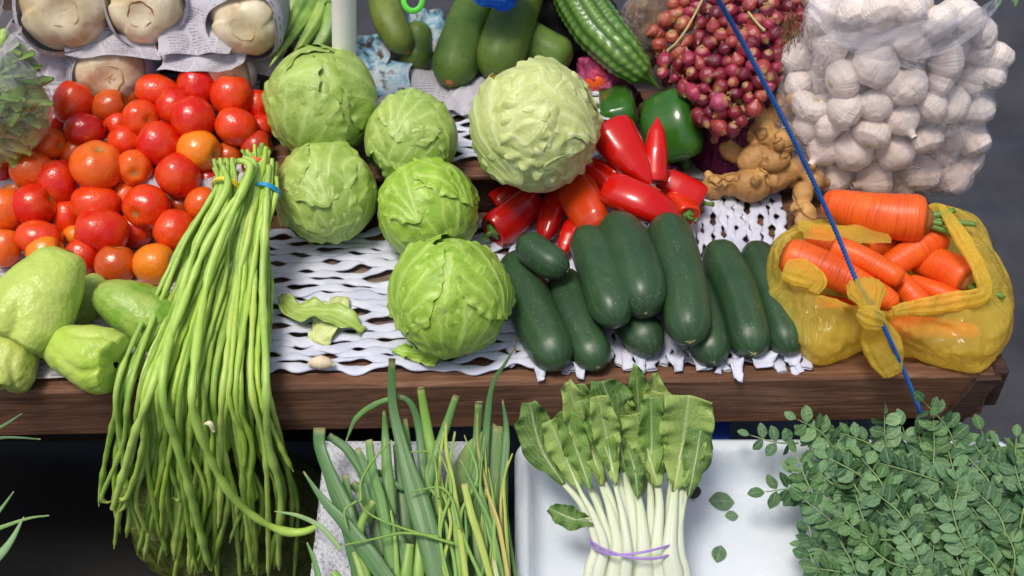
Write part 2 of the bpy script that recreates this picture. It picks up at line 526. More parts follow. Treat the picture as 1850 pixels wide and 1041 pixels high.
    m.set('Base Color', c); m.bump(fib, 0.3, 0.0015)
    m.leafy(c, 0.18)
    D['blade'] = m.m
    # pak choi
    m = Mat('pakchoi_leaf', 0.45, 0.4)
    s_, v_ = m.at('s'), m.at('v')
    vn = m.veins(s_, v_, 6.0, 3.0, 0.1, 0.07)
    oc = m.ocol()
    c = m.mix(m.ramp(m.noise(22, 4), [(0.3, 0.0), (0.7, 0.8)]), oc, m.mix(0.45, oc, lin(150, 180, 90)))
    fine = m.ramp(m.voro(120, 'DISTANCE_TO_EDGE'), [(0.0, 1.0), (0.1, 0.0)])
    c = m.mix(m.math('MULTIPLY', fine, 0.22), c, lin(170, 196, 120))
    c = m.mix(m.math('MULTIPLY', vn, 0.72), c, lin(206, 222, 170))
    c = m.mix(m.ramp(m.noise(48, 5, 0.75), [(0.66, 0.0), (0.75, 0.5)]), c, lin(138, 136, 70))
    m.set('Base Color', c)
    m.bump(m.math('ADD', m.math('MULTIPLY', vn, -0.8), m.math('ADD', m.noise(70, 3), m.math('MULTIPLY', fine, -0.5))), 0.5, 0.002)
    m.leafy(c, 0.22)
    D['pakchoi'] = m.m
    m = Mat('pakchoi_stalk', 0.35, 0.5, Subsurface_Weight=0.03)
    m.b.inputs['Subsurface Radius'].default_value = (0.01, 0.01, 0.008); m.set('Subsurface Scale', 0.3)
    cx = m.n('CombineXYZ'); m.put(cx.inputs[0], m.math('MULTIPLY', m.at('a'), 40)); m.put(cx.inputs[1], m.math('MULTIPLY', m.at('s'), 2))
    fib = m.noise(1.0, 2, v=cx.outputs[0])
    c = m.mix(m.ramp(m.at('s'), [(0.45, 0.0), (1.0, 0.75)]), lin(208, 214, 192), lin(178, 200, 130))
    c = m.mix(m.ramp(fib, [(0.4, 0.0), (0.8, 0.35)]), c, lin(206, 220, 178))
    c = m.mix(m.ramp(m.at('s'), [(0.0, 0.8), (0.07, 0.0)]), c, lin(214, 190, 130))
    m.set('Base Color', c); m.bump(fib, 0.35, 0.0015)
    D['stalk'] = m.m
    # moringa leaflet
    m = Mat('moringa_leaflet', 0.5, 0.35)
    oc = m.ocol()
    c = m.mix(m.rnd(), m.mix(0.5, oc, lin(24, 58, 38)), m.mix(0.34, oc, lin(166, 200, 150)))
    md = m.ramp(m.math('ABSOLUTE', m.at('v')), [(0.03, 0.4), (0.12, 0.0)])
    c = m.mix(md, c, lin(168, 190, 140))
    c = m.mix(m.ramp(m.noise(3, 3), [(0.5, 0.0), (0.8, 0.3)]), c, lin(64, 92, 60))
    m.set('Base Color', c); m.bump(m.noise(5, 3), 0.3, 0.03); m.leafy(c, 0.2)
    D['leaflet'] = m.m
    D['twig'] = m_simple('moringa_twig', lin(122, 146, 92), 0.5, 0.2, 60)
    # shallot
    m = Mat('shallot_skin', 0.3, 0.5, Coat_Weight=0.15, Coat_Roughness=0.2)
    oc = m.ocol()
    cx = m.n('CombineXYZ'); m.put(cx.inputs[0], m.math('MULTIPLY', m.at('a'), 60)); m.put(cx.inputs[1], m.math('MULTIPLY', m.at('s'), 3))
    fib = m.noise(1.0, 3, v=cx.outputs[0])
    c = m.mix(m.ramp(fib, [(0.4, 0.0), (0.75, 0.22)]), oc, lin(186, 96, 110))
    c = m.mix(m.ramp(m.noise(1.6, 4), [(0.5, 0.0), (0.75, 0.7)]), c, m.mix(0.5, oc, lin(92, 20, 40)))
    c = m.mix(m.ramp(m.at('s'), [(0.0, 0.95), (0.2, 0.0)]), c, lin(196, 150, 96))
    c = m.mix(m.ramp(m.at('s'), [(0.82, 0.0), (1.0, 0.9)]), c, lin(178, 120, 84))
    m.set('Base Color', c); m.bump(fib, 0.2, 0.04)
    D['shallot'] = m.m
    # garlic
    m = Mat('garlic_skin', 0.5, 0.4, Subsurface_Weight=0.0)
    m.b.inputs['Subsurface Radius'].default_value = (0.012, 0.01, 0.008); m.set('Subsurface Scale', 0.4)
    cx = m.n('CombineXYZ'); m.put(cx.inputs[0], m.math('MULTIPLY', m.at('a'), 70)); m.put(cx.inputs[1], m.math('MULTIPLY', m.at('s'), 3)); m.put(cx.inputs[2], m.math('MULTIPLY', m.rnd(), 20))
    fib = m.noise(1.0, 3, v=cx.outputs[0])
    c = m.mix(m.ramp(fib, [(0.45, 0.0), (0.8, 0.35)]), m.ocol(), lin(206, 178, 160))
    c = m.mix(m.ramp(m.noise(1.3, 4), [(0.5, 0.0), (0.8, 0.5)]), c, lin(226, 200, 188))
    c = m.mix(m.ramp(m.at('s'), [(0.0, 0.7), (0.06, 0.0)]), c, lin(180, 152, 112))
    m.set('Base Color', c); m.bump(m.math('ADD', fib, m.noise(2, 3)), 0.25, 0.04)
    D['garlic'] = m.m
    # ginger
    m = Mat('ginger_skin', 0.55, 0.4)
    c = m.mix(m.ramp(m.noise(25, 5), [(0.3, 0.0), (0.7, 1.0)]), lin(146, 102, 54), lin(200, 156, 94))
    rg = m.math('FRACT', m.math('ADD', m.math('MULTIPLY', m.noise(18, 1), 5), m.math('MULTIPLY', m.n('SeparateXYZ').outputs[0], 0)))
    rgm = m.ramp(m.math('ABSOLUTE', m.math('SUBTRACT', rg, 0.5)), [(0.0, 1.0), (0.1, 0.0)])
    c = m.mix(m.math('MULTIPLY', rgm, 0.5), c, lin(112, 72, 38))
    c = m.mix(m.ramp(m.noise(120, 4, 0.7), [(0.55, 0.0), (0.8, 0.6)]), c, lin(118, 80, 46))
    m.set('Base Color', c)
    m.bump(m.math('ADD', m.noise(70, 5), m.math('MULTIPLY', rgm, -0.8)), 0.8, 0.004)
    D['ginger'] = m.m
    # carrot
    m = Mat('carrot_skin', 0.4, 0.45, Subsurface_Weight=0.0)
    m.b.inputs['Subsurface Radius'].default_value = (0.015, 0.006, 0.002); m.set('Subsurface Scale', 0.3)
    cx = m.n('CombineXYZ'); m.put(cx.inputs[0], m.math('MULTIPLY', m.at('a'), 4)); m.put(cx.inputs[1], m.math('MULTIPLY', m.at('s'), 60))
    rg = m.noise(1.0, 2, v=cx.outputs[0])
    c = m.mix(m.ramp(m.noise(18, 4), [(0.3, 0.0), (0.7, 1.0)]), lin(222, 78, 18), lin(236, 106, 34))
    c = m.mix(m.ramp(rg, [(0.52, 0.0), (0.68, 0.6)]), c, lin(178, 66, 26))
    c = m.mix(m.ramp(m.noise(80, 5, 0.7), [(0.6, 0.0), (0.8, 0.4)]), c, lin(238, 128, 66))
    c = m.mix(m.ramp(m.at('s'), [(0.0, 0.9), (0.05, 0.0)]), c, lin(92, 66, 34))
    m.set('Base Color', c); m.bump(m.math('ADD', rg, m.math('MULTIPLY', m.noise(40, 3), 0.8)), 0.6, 0.002)
    D['carrot'] = m.m
    # chayote
    m = Mat('chayote_skin', 0.38, 0.45, Subsurface_Weight=0.0)
    oc = m.ocol()
    c = m.mix(m.ramp(m.noise(1.2, 4), [(0.35, 0.0), (0.7, 0.6)]), oc, lin(206, 216, 124))
    c = m.mix(m.ramp(m.noise(4, 6, 0.75), [(0.66, 0.0), (0.75, 0.55)]), c, lin(170, 138, 62))
    c = m.mix(m.ramp(m.voro(14), [(0.05, 0.5), (0.14, 0.0)]), c, lin(122, 138, 60))
    m.set('Base Color', c)
    m.bump(m.math('ADD', m.math('MULTIPLY', m.noise(2.2, 3), 1.5), m.noise(8, 3)), 0.14, 0.04)
    D['chayote'] = m.m
    # gourds
    m = Mat('gourd_skin', 0.5, 0.35)
    oc = m.ocol()
    c = m.mix(m.ramp(m.noise(14, 4), [(0.35, 0.0), (0.7, 0.6)]), oc, m.mix(0.5, oc, lin(150, 170, 82)))
    c = m.mix(m.ramp(m.noise(150, 5, 0.75), [(0.55, 0.0), (0.66, 0.75)]), c, lin(46, 70, 24))
    c = m.mix(m.ramp(m.noise(18, 5, 0.7), [(0.62, 0.0), (0.74, 0.55)]), c, lin(112, 84, 52))
    m.set('Base Color', c); m.bump(m.noise(140, 4), 0.25, 0.002)
    D['gourd'] = m.m
    m = Mat('bitter_gourd_skin', 0.34, 0.45, Coat_Weight=0.15)
    c = m.mix(m.ramp(m.at('h'), [(0.2, 0.0), (0.8, 1.0)]), lin(50, 88, 26), lin(112, 150, 66))
    c = m.mix(m.ramp(m.noise(20, 4), [(0.45, 0.0), (0.75, 0.5)]), c, lin(86, 124, 50))
    m.set('Base Color', c); m.bump(m.noise(120, 3), 0.3, 0.002)
    D['bitter'] = m.m
    # napa butt
    m = Mat('napa_leaf_base', 0.42, 0.45, Subsurface_Weight=0.1)
    m.b.inputs['Subsurface Radius'].default_value = (0.012, 0.01, 0.006); m.set('Subsurface Scale', 0.5)
    oc = m.ocol()
    c = m.mix(m.ramp(m.noise(1.6, 3), [(0.35, 0.0), (0.65, 0.85)]), oc, lin(236, 228, 200))
    c = m.mix(m.ramp(m.noise(4, 5, 0.6), [(0.55, 0.0), (0.75, 0.45)]), c, lin(158, 112, 66))
    m.set('Base Color', c); m.bump(m.noise(3, 3), 0.15, 0.01)
    D['napa'] = m.m
    D['napa_cut'] = m_simple('napa_cut_end', lin(212, 178, 130), 0.6, 0.25, 90, 0.4)
    D['napa_cut_dark'] = m_simple('napa_browned_cut', lin(150, 96, 50), 0.6, 0.4, 70, 0.5)
    # newspaper
    for key, photo in (('news', 0.0), ('news_photo', 1.0)):
        m = Mat('newsprint' if not photo else 'newsprint_with_pictures', 0.85, 0.2)
        s_, v_ = m.at('s'), m.at('v')
        base = m.mix(m.noise(12, 4), lin(178, 174, 182), lin(212, 208, 216))
        line = m.ramp(m.math('ABSOLUTE', m.math('SUBTRACT', m.math('FRACT', m.math('MULTIPLY', v_, 24)), 0.5)), [(0.2, 1.0), (0.28, 0.0)])
        cx = m.n('CombineXYZ'); m.put(cx.inputs[0], m.math('MULTIPLY', s_, 60)); m.put(cx.inputs[1], m.math('FLOOR', m.math('MULTIPLY', v_, 24)))
        word = m.ramp(m.noise(1.0, 2, v=cx.outputs[0]), [(0.42, 0.0), (0.5, 1.0)])
        colm = m.ramp(m.math('ABSOLUTE', m.math('SUBTRACT', m.math('FRACT', m.math('MULTIPLY', s_, 2.5)), 0.5)), [(0.44, 1.0), (0.46, 0.0)])
        cx2 = m.n('CombineXYZ'); m.put(cx2.inputs[0], s_); m.put(cx2.inputs[1], v_)
        blk = m.ramp(m.noise(3.5, 1, v=cx2.outputs[0]), [(0.42, 0.0), (0.46, 1.0)])
        ink = m.math('MULTIPLY', m.math('MULTIPLY', line, word), m.math('MULTIPLY', colm, blk))
        c = m.mix(m.math('MULTIPLY', ink, 0.5), base, lin(70, 70, 78))
        if photo:
            ph = m.ramp(m.noise(1.5, 1, v=cx2.outputs[0]), [(0.42, 0.0), (0.45, 1.0)])
            pc = m.ramp(m.noise(1.7, 5, v=cx2.outputs[0], rough=0.55), [(0.32, lin(30, 36, 44)), (0.42, lin(70, 66, 60)), (0.47, lin(110, 160, 186)), (0.54, lin(186, 200, 206)), (0.60, lin(64, 58, 52)), (0.64, lin(150, 66, 52)), (0.70, lin(40, 44, 40))])
            c = m.mix(ph, c, pc)
        m.set('Base Color', c); m.bump(m.noise(60, 4), 0.3, 0.002)
        m.leafy(c, 0.12)
        D[key] = m.m
    # foam net and trays
    m = Mat('foam_net', 0.55, 0.35, Subsurface_Weight=0.15)
    m.b.inputs['Subsurface Radius'].default_value = (0.01, 0.01, 0.01); m.set('Subsurface Scale', 0.3)
    m.set('Base Color', m.mix(m.ramp(m.noise(30, 4), [(0.3, 0.0), (0.75, 1.0)]), lin(214, 217, 230), lin(184, 187, 208)))
    m.bump(m.noise(160, 3), 0.4, 0.002)
    D['foam'] = m.m
    m = Mat('wet_tray_foam', 0.25, 0.5, Coat_Weight=0.3, Coat_Roughness=0.15)
    c = m.mix(m.ramp(m.noise(6, 5, 0.6), [(0.35, 0.0), (0.75, 1.0)]), lin(220, 227, 234), lin(200, 210, 220))
    c = m.mix(m.ramp(m.noise(110, 5, 0.75), [(0.62, 0.0), (0.72, 0.6)]), c, lin(140, 130, 118))
    c = m.mix(m.ramp(m.noise(9, 6, 0.7), [(0.58, 0.0), (0.72, 0.35)]), c, lin(168, 170, 166))
    m.set('Base Color', c)
    m.set('Roughness', m.ramp(m.noise(14, 4), [(0.35, 0.12), (0.7, 0.45)]))
    m.bump(m.math('ADD', m.noise(10, 3), m.math('MULTIPLY', m.ramp(m.voro(180, 'DISTANCE_TO_EDGE'), [(0.0, 0.0), (0.2, 1.0)]), 0.12)), 0.2, 0.003)
    D['tray'] = m.m
    m = Mat('dirty_foam_box', 0.8, 0.2)
    c = m.mix(m.noise(15, 5), lin(176, 178, 186), lin(206, 208, 214))
    c = m.mix(m.ramp(m.noise(190, 5, 0.75), [(0.55, 0.0), (0.64, 0.8)]), c, lin(84, 78, 78))
    c = m.mix(m.ramp(m.noise(24, 5, 0.7), [(0.62, 0.0), (0.74, 0.6)]), c, lin(110, 92, 72))
    m.set('Base Color', c); m.bump(m.math('ADD', m.voro(170), m.noise(80, 4)), 0.7, 0.004)
    D['foambox'] = m.m
    # timber: grain runs along x
    for key, c0, c1, c2 in (('wood', lin(72, 46, 32), lin(118, 82, 60), lin(146, 114, 92)), ('wood_grey', lin(92, 76, 68), lin(132, 112, 100), lin(160, 142, 130)), ('wood_dark', lin(40, 28, 22), lin(70, 50, 40), lin(92, 72, 58))):
        m = Mat(key, 0.62, 0.3)
        v = m.mapv(m.obj(), (1.6, 22, 22))
        g = m.noise(5.0, 6, 0.62, v, 1.2)
        v2 = m.mapv(m.obj(), (3.5, 9, 9))
        g2 = m.noise(2.5, 3, 0.5, v2, 0.6)
        c = m.ramp(g, [(0.3, c0), (0.52, c1), (0.74, c2)])
        c = m.mix(m.ramp(g2, [(0.35, 0.55), (0.62, 0.0)]), c, c0)
        kn = m.ramp(m.voro(5.5, v=m.mapv(m.obj(), (0.9, 1.6, 1.6), loc=(0.37, 0.2, 0.1))), [(0.03, 1.0), (0.1, 0.0)])
        c = m.mix(m.math('MULTIPLY', kn, 0.85), c, tuple(x * 0.35 for x in c0[:3]))
        c = m.mix(m.ramp(m.noise(170, 4, 0.7), [(0.62, 0.0), (0.76, 0.5)]), c, lin(150, 134, 116))
        m.set('Base Color', c)
        m.bump(m.math('ADD', g, m.math('MULTIPLY', m.noise(120, 3), 0.4)), 0.5, 0.003)
        D[key] = m.m
    # ground
    m = Mat('asphalt', 0.75, 0.4)
    c = m.mix(m.noise(160, 5, 0.7, seed=False), lin(44, 44, 50), lin(76, 76, 84))
    c = m.mix(m.ramp(m.noise(6, 4, seed=False), [(0.4, 0.0), (0.65, 0.7)]), c, lin(36, 36, 42))
    m.set('Base Color', c)
    m.set('Roughness', m.ramp(m.noise(7, 4, seed=False), [(0.35, 0.35), (0.6, 0.85)]))
    m.bump(m.noise(220, 4, seed=False), 0.6, 0.006)
    D['asphalt'] = m.m
    D['blue'] = m_simple('blue_tarpaulin', lin(44, 84, 190), 0.5, 0.35, 60, 0.6)
    D['black'] = m_simple('black_shade_fill', lin(20, 19, 18), 0.55, 0.4, 20, 0.4)  # black for the added sheet and bag shape that stand in for shade
    D['rope'] = m_simple('blue_rope_strand', lin(26, 86, 160), 0.5, 0.3, 300, 0.3)
    D['pipe'] = m_simple('white_pipe', lin(232, 230, 226), 0.5, 0.08, 25, 0.1)
    for k, c in (('band_orange', lin(232, 92, 40)), ('band_yellow', lin(232, 204, 60)), ('band_blue', lin(40, 150, 200)), ('band_purple', lin(166, 130, 206)), ('lime', lin(92, 214, 60))):
        D[k] = m_simple(k, c, 0.4, 0.1, 100)
    # films
    def film(name, col, base, amt, tint, trans=None, rough=0.16, wr=14, stretch=(14, 10, 6), crk=26, cst=0.6):
        m = Mat(name, rough, 0.6)
        m.set('Base Color', col)
        cx = m.n('CombineXYZ')
        wp = m.math('MULTIPLY', m.math('SUBTRACT', m.noise(9, 2), 0.5), stretch[2])
        m.put(cx.inputs[0], m.math('ADD', m.math('MULTIPLY', m.at('s'), stretch[0]), wp))
        m.put(cx.inputs[1], m.math('ADD', m.math('MULTIPLY', m.at('a'), stretch[1]), wp))
        w = m.noise(1.0, 3, 0.6, cx.outputs[0], 0.6)
        w2 = m.noise(wr, 3, 0.5)
        rid = m.math('MULTIPLY', m.ramp(m.math('ABSOLUTE', m.math('SUBTRACT', w, 0.5)), [(0.0, 1.0), (0.035, 0.0)]), m.ramp(w2, [(0.42, 0.0), (0.6, 1.0)]))
        lw = m.n('LayerWeight'); lw.inputs[0].default_value = 0.35
        f = m.math('ADD', m.math('MULTIPLY', rid, amt), m.math('MULTIPLY', lw.outputs['Facing'], amt * 1.2))
        f = m.math('ADD', f, base, clamp=True)
        vv = m.n('VectorMath', operation='ADD'); m.put(vv.inputs[0], m.obj())
        nz = m.n('TexNoise'); nz.inputs['Scale'].default_value = 22; m.put(nz.inputs['Vector'], m.obj())
        sc = m.n('VectorMath', operation='SCALE'); m.put(sc.inputs[0], nz.outputs['Color']); sc.inputs['Scale'].default_value = 0.03
        m.put(vv.inputs[1], sc.outputs[0])
        fac1 = m.voro(crk, 'F1', vv.outputs[0]); fac2 = m.voro(crk * 2.7, 'F1', vv.outputs[0])
        hh = m.math('ADD', m.math('MULTIPLY', fac1, 1.6), m.math('MULTIPLY', fac2, 0.7))
        hh = m.math('ADD', hh, m.math('MULTIPLY', w, 0.8))
        m.bump(m.math('ADD', hh, m.math('MULTIPLY', rid, 0.4)), cst, 0.010)
        m.film(f, tint, trans)
        return m.m
    D['clear'] = film('clear_plastic', lin(238, 236, 240), 0.07, 0.30, (1.0, 0.99, 0.98), None, 0.08, 12, (26, 12, 14), 18, 0.4)
    D['clear_thin'] = film('thin_clear_plastic', lin(238, 240, 236), 0.07, 0.26, (0.98, 0.98, 0.96), None, 0.08, 12, (18, 14, 10))
    D['milky'] = film('milky_plastic', lin(232, 234, 242), 0.3, 0.3, (0.95, 0.95, 0.97), lin(232, 234, 242), 0.2, 14, (30, 8, 6))
    D['yellow'] = film('yellow_plastic', lin(255, 226, 98), 0.45, 0.32, (1.0, 0.95, 0.58), lin(255, 234, 110), 0.12, 12, (60, 4, 8), 19, 0.5)
    D['pink'] = film('pink_plastic', lin(236, 116, 166), 0.6, 0.3, (0.9, 0.4, 0.6), lin(220, 90, 150), 0.2)
    D['purple'] = film('purple_plastic', lin(120, 40, 84), 0.7, 0.25, (0.5, 0.2, 0.35), lin(130, 50, 90), 0.2)
    D['bluefilm'] = film('blue_plastic', lin(30, 128, 226), 0.7, 0.25, (0.3, 0.6, 0.95), lin(40, 140, 232), 0.2, 20)
    D['olive'] = film('olive_plastic', lin(120, 132, 62), 0.75, 0.2, (0.5, 0.55, 0.25), lin(120, 132, 62), 0.3, 14)
    D['brown'] = m_simple('brown_dried_pieces', lin(128, 96, 60), 0.7, 0.5, 120, 0.6)
    D['dirt'] = m_simple('dark_grit', lin(62, 54, 60), 0.9, 0.4, 300, 0.5)
    return D
MT = make_mats()

# ------------------------------------------------------------------ setting
GZ = -0.55
g = (np.array([(-60, -60, GZ), (60, -60, GZ), (60, 60, GZ), (-60, 60, GZ)], float), [[0, 1, 2, 3]])
tag(ob('street', mesh('street', g[0], g[1], MT['asphalt'], smooth=False)), 'dark grey asphalt street', None, kind='structure')

# the table, turned a little: its right end lies deeper
YAW = math.radians(1.4)
tb = thing('market_table', 'long brown wooden market table carrying all the produce', 'table', (0, 0, 0))
tb.rotation_euler = (0, 0, YAW)
XL, XR = -1.25, 0.672
def plank(parent, name, x0, x1, y0, y1, z0, z1, mat, bev=0.003):
    V, F = box(x0, x1, y0, y1, z0, z1, bev)
    c = V.mean(0)
    return ob(name, mesh(name, V - c, F, mat, smooth=False), parent, c)
plank(tb, 'front_board', XL, XR, 0.0, 0.030, -0.087, 0.004, MT['wood'], 0.004)
y = 0.033
for i, w in enumerate((0.072, 0.105, 0.098, 0.11, 0.1, 0.105, 0.1, 0.11)):
    plank(tb, 'plank', XL, XR + (0.004 if i % 2 else -0.006), y, y + w, -0.022, -0.001 - 0.002 * (i % 3 == 1), MT['wood_grey' if i % 3 else 'wood'])
    y += w + 0.004
plank(tb, 'end_board', XR + 0.003, XR + 0.024, 0.012, y, -0.075, -0.002, MT['wood_dark'])
for lx in (XL + 0.03, XR - 0.035):
    for ly in (0.034, y - 0.08):
        plank(tb, 'leg', lx - 0.03, lx + 0.03, ly, ly + 0.06, GZ, -0.024, MT['wood_dark'])
plank(tb, 'back_board', XL, XR, y, y + 0.03, -0.087, 0.0, MT['wood'])
# bracket seen at the right corner, cut slantwise
V, F = box(XR - 0.03, XR + 0.006, -0.006, 0.012, -0.1, 0.002, 0.002)
V[:, 0] -= np.clip(-V[:, 2] - 0.02, 0, 1) * 0.45
ob('corner_bracket', mesh('corner_bracket', V, F, MT['wood_dark'], smooth=False), tb)

# the raised rear platform on the table
TY, TZ = 0.385, 0.085
pf = thing('raised_platform', 'low brown plank platform raising the produce behind the cabbages', 'platform', (0, TY, 0))
pf.rotation_euler = (0, 0, YAW)
plank(pf, 'riser_board', XL, 0.10, 0.0, 0.022, 0.001, TZ - 0.014, MT['wood_dark'])
plank(pf, 'end_board', 0.08, 0.10, 0.023, 0.43, 0.001, TZ - 0.014, MT['wood_dark'])
yy = -0.012
for i in range(4):
    plank(pf, 'plank', XL, 0.105, yy, yy + 0.106, TZ - 0.013, TZ - 0.001, MT['wood_dark' if i % 2 else 'wood'])
    yy += 0.11

# white upright pipe behind
p0, p1 = PY(622, 118, 0.50), PY(621, -60, 0.50)
d = (p1 - p0) / np.linalg.norm(p1 - p0)
r = 21.5 * mpp(p0)
b0 = p0 - d * ((p0[2] - TZ) / d[2])
pp = thing('stall_post', 'white round stall post rising behind the cabbages', 'post', tuple(b0))
part('pole', tube([b0, b0 + d * 0.5, b0 + d * 1.6], [r, r], 12, 28), MT['pipe'], pp)
part('base_collar', tube([b0, b0 + d * 0.02], [r * 1.2, r * 1.2], 4, 28), MT['pipe'], pp)

# things under and in front of the table
def draped(x0, x1, y0, y1, z, seed, amp, n=40):
    u = np.linspace(0, 1, n); U, Wv = np.meshgrid(u, u, indexing='ij')
    B = np.stack([x0 + (x1 - x0) * U, y0 + (y1 - y0) * Wv, z + 0 * U], -1)
    B[..., 2] += np.abs(crumple(U, Wv, seed, 16)) * amp
    return B.reshape(-1, 3), gfaces(n, n), {'s': U.ravel(), 'v': Wv.ravel()}
solo('darkening_sheet', draped(-1.3, -0.17, -0.35, 0.75, GZ + 0.006, 3, 0.10), MT['black'], 'black sheet added to deepen the darkness under the table', 'plastic sheet', smooth=False)  # added black sheet keeps the ground under the table dark
cr_ = thing('shade_crate', 'dark crate added to deepen the shade under the table', 'crate', (-0.75, 0.34, GZ))  # added crate, dark so that the space under the table stays black
for k in range(4):
    plank(cr_, 'slat', -0.5, 0.56, 0.0, 0.015, 0.03 + 0.115 * k, 0.135 + 0.115 * k, MT['wood_dark'])
for k in (-0.46, 0.52):
    plank(cr_, 'corner_post', k - 0.03, k + 0.03, 0.018, 0.07, 0.0, 0.5, MT['wood_dark'])
for k in range(3):
    plank(cr_, 'lid_board', -0.5, 0.56, 0.018 + 0.11 * k, 0.12 + 0.11 * k, 0.495, 0.508, MT['wood_dark'])

def ruck(V, seed, amp, freq):
    c = V.mean(0); D = V - c
    r = sn(V, seed, freq) * 0.6 + np.abs(sn(V, seed + 1, freq * 1.7)) * -0.8 + np.abs(sn(V, seed + 2, freq * 3.1)) * -0.4
    return c + D * (1 + amp * r)[:, None]
def bagblob(c, rad, seed, amp=0.12, freq=3.0, nu=64, nv=44, rot=None, floor=None):
    V, F, T, Q = ball(nu, nv)
    V = ruck(V, seed, amp, freq) * np.asarray(rad)
    if rot is not None: V = V @ np.array(Matrix.Rotation(rot, 3, 'Y')).T
    V = V + np.asarray(c)
    if floor is not None: V[:, 2] = np.maximum(V[:, 2], floor)
    return V, F, {'s': T / PI, 'a': Q / (2 * PI)}
c = P(420, 990, -0.36)
solo('plastic_bag', bagblob((c[0] - .02, c[1] + 0.10, GZ + 0.135), (0.18, 0.13, 0.135), 21, 0.05, 2.2, floor=GZ + 0.03), MT['olive'], 'rounded olive green plastic bag in shade behind the hanging beans', 'bag')

# blue covered crate that carries the tray
TILT = 0.2126
def ztray(y): return -0.092 + (y + 0.02) * TILT
def prism(x0, x1, ya, yb, ztop, depth, n=30, m=12, amp=0.003, seed=1):
    """box with a sloping, slightly uneven top"""
    u = np.linspace(0, 1, n); w = np.linspace(0, 1, m)
    U, Wv = np.meshgrid(u, w, indexing='ij')
    X = x0 + (x1 - x0) * U; Y = ya + (yb - ya) * Wv
    Z = ztop(Y) + amp * sn(np.stack([X, Y, 0 * X], -1).reshape(-1, 3) , seed, 22).reshape(X.shape)
    top = np.stack([X, Y, Z], -1).reshape(-1, 3)
    V = [top]; F = [gfaces(n, m)]
    k = len(top)
    ring = [i * m for i in range(n)] + [(n - 1) * m + j for j in range(1, m)] + [i * m + m - 1 for i in range(n - 2, -1, -1)] + [j for j in range(m - 2, 0, -1)]
    low = top[ring].copy(); low[:, 2] = low[:, 2].min() - depth if depth > 0 else GZ
    V.append(low)
    q = np.arange(len(ring)); rg = np.array(ring)
    F.append(np.stack([rg, rg[(q + 1) % len(ring)], k + (q + 1) % len(ring), k + q], -1))
    return np.vstack(V), np.vstack(F)
V, F = prism(0.03, 0.325, -0.60, 0.10, lambda y: np.minimum(ztray(y) - 0.066, -0.125), 0, amp=0.003, seed=4)
solo('blue_crate', (V, F), MT['blue'], 'blue tarpaulin covered crate under the white foam tray', 'crate', smooth=False)
# foam box with the spring onions
xa, xb = PY(592, 800, -0.03)[0], PY(918, 800, -0.03)[0]
def zbox(y): return -0.094 + (y + 0.02) * TILT
V, F = prism(xa - 0.006, xb, -0.60, -0.018, zbox, 0, 40, 40, 0.0025, 9)
solo('foam_box', (V, F), MT['foambox'], 'speckled dirty white foam box under the spring onions', 'box', smooth=False)

# the shallow white tray: lofted rounded rectangles
def rrect(x0, x1, y0, y1, r, n=6):
    pts = []
    for cx, cy, a0 in ((x1 - r, y1 - r, 0), (x0 + r, y1 - r, 90), (x0 + r, y0 + r, 180), (x1 - r, y0 + r, 270)):
        for k in range(n + 1):
            a = math.radians(a0 + 90 * k / n)
            pts.append((cx + r * math.cos(a), cy + r * math.sin(a)))
    return np.array(pts)
x0, x1 = PY(929, 800, -0.02)[0], 0.71
y0, y1 = -0.52, -0.016
def ring(ins, dz, r):
    q = rrect(x0 + ins, x1 - ins, y0 + ins, y1 - ins, r)
    return np.stack([q[:, 0], q[:, 1], ztray(q[:, 1]) + dz], -1)
rings = [ring(0.016, -0.062, 0.02), ring(0.0, -0.008, 0.03), ring(0.001, -0.002, 0.03), ring(0.006, 0.0, 0.028), ring(0.015, -0.0005, 0.026), ring(0.020, -0.004, 0.025),
         ring(0.026, -0.028, 0.024), ring(0.034, -0.043, 0.03), ring(0.046, -0.050, 0.03), ring(0.09, -0.052, 0.05), ring(0.2, -0.0525, 0.05), ring(0.245, -0.0525, 0.004)]
V = np.vstack(rings)
nr = rings[0].shape[0]
F = gfaces(len(rings), nr, False, True)
F = [list(f) for f in F] + [list(range(nr - 1, -1, -1)), list((len(rings) - 1) * nr + np.arange(nr))]
tray = solo('foam_tray', (V, F), MT['tray'], 'shallow white foam tray holding the leafy greens', 'tray')

# ------------------------------------------------------------------ foam nets
def net(x_of, ns, L, pitch, lam, wid, seed, zfun, n=110, amp=0.54, thick=0.0022, clip=None):
    """wavy flat strands that touch their neighbours in turn; x_of(t, o) maps along/across to world x,y"""
    gs = []
    g = np.random.default_rng(seed)
    for i in range(ns):
        t = np.linspace(0, 1, n)
        ph = PI * (i % 2) + 0.5 * math.sin(i * 1.3)
        off = pitch * (i + amp * 0.5 * np.sin(2 * PI * t * L / lam + ph + 0.5 * np.sin(5 * t + i * .2)) + 0.30 * np.sin(6 * t + i * 0.9) + 0.16 * np.sin(17 * t + i * 2.1))
        xy = np.array([x_of(a * L, o) for a, o in zip(t, off)])
        z = np.array([zfun(q[0], q[1]) for q in xy]) + 0.003 + 0.0022 * np.sin(2 * PI * t * L / lam * 0.5 + i) + 0.0025 * sn(np.c_[xy, 0 * t], seed + 3, 28)
        C = np.c_[xy, z]
        w = wid * (1 + 0.25 * np.sin(2 * PI * t * L / lam * 2 + i) + 0.15 * g.normal())
        V, F, at = tube(C, [wid], n, 8, hint=(0, 0, 1), flat=thick / wid, wob=0.0)
        # vary width along
        Cc = np.repeat(cr(C, n), 8, 0)
        k = np.repeat(np.clip(w / wid, 0.5, 1.7), 8)
        D = V[:len(Cc)] - Cc
        D[:, :2] *= k[:, None]
        V[:len(Cc)] = Cc + D
        gs.append((V, F, at))
    return join(gs)
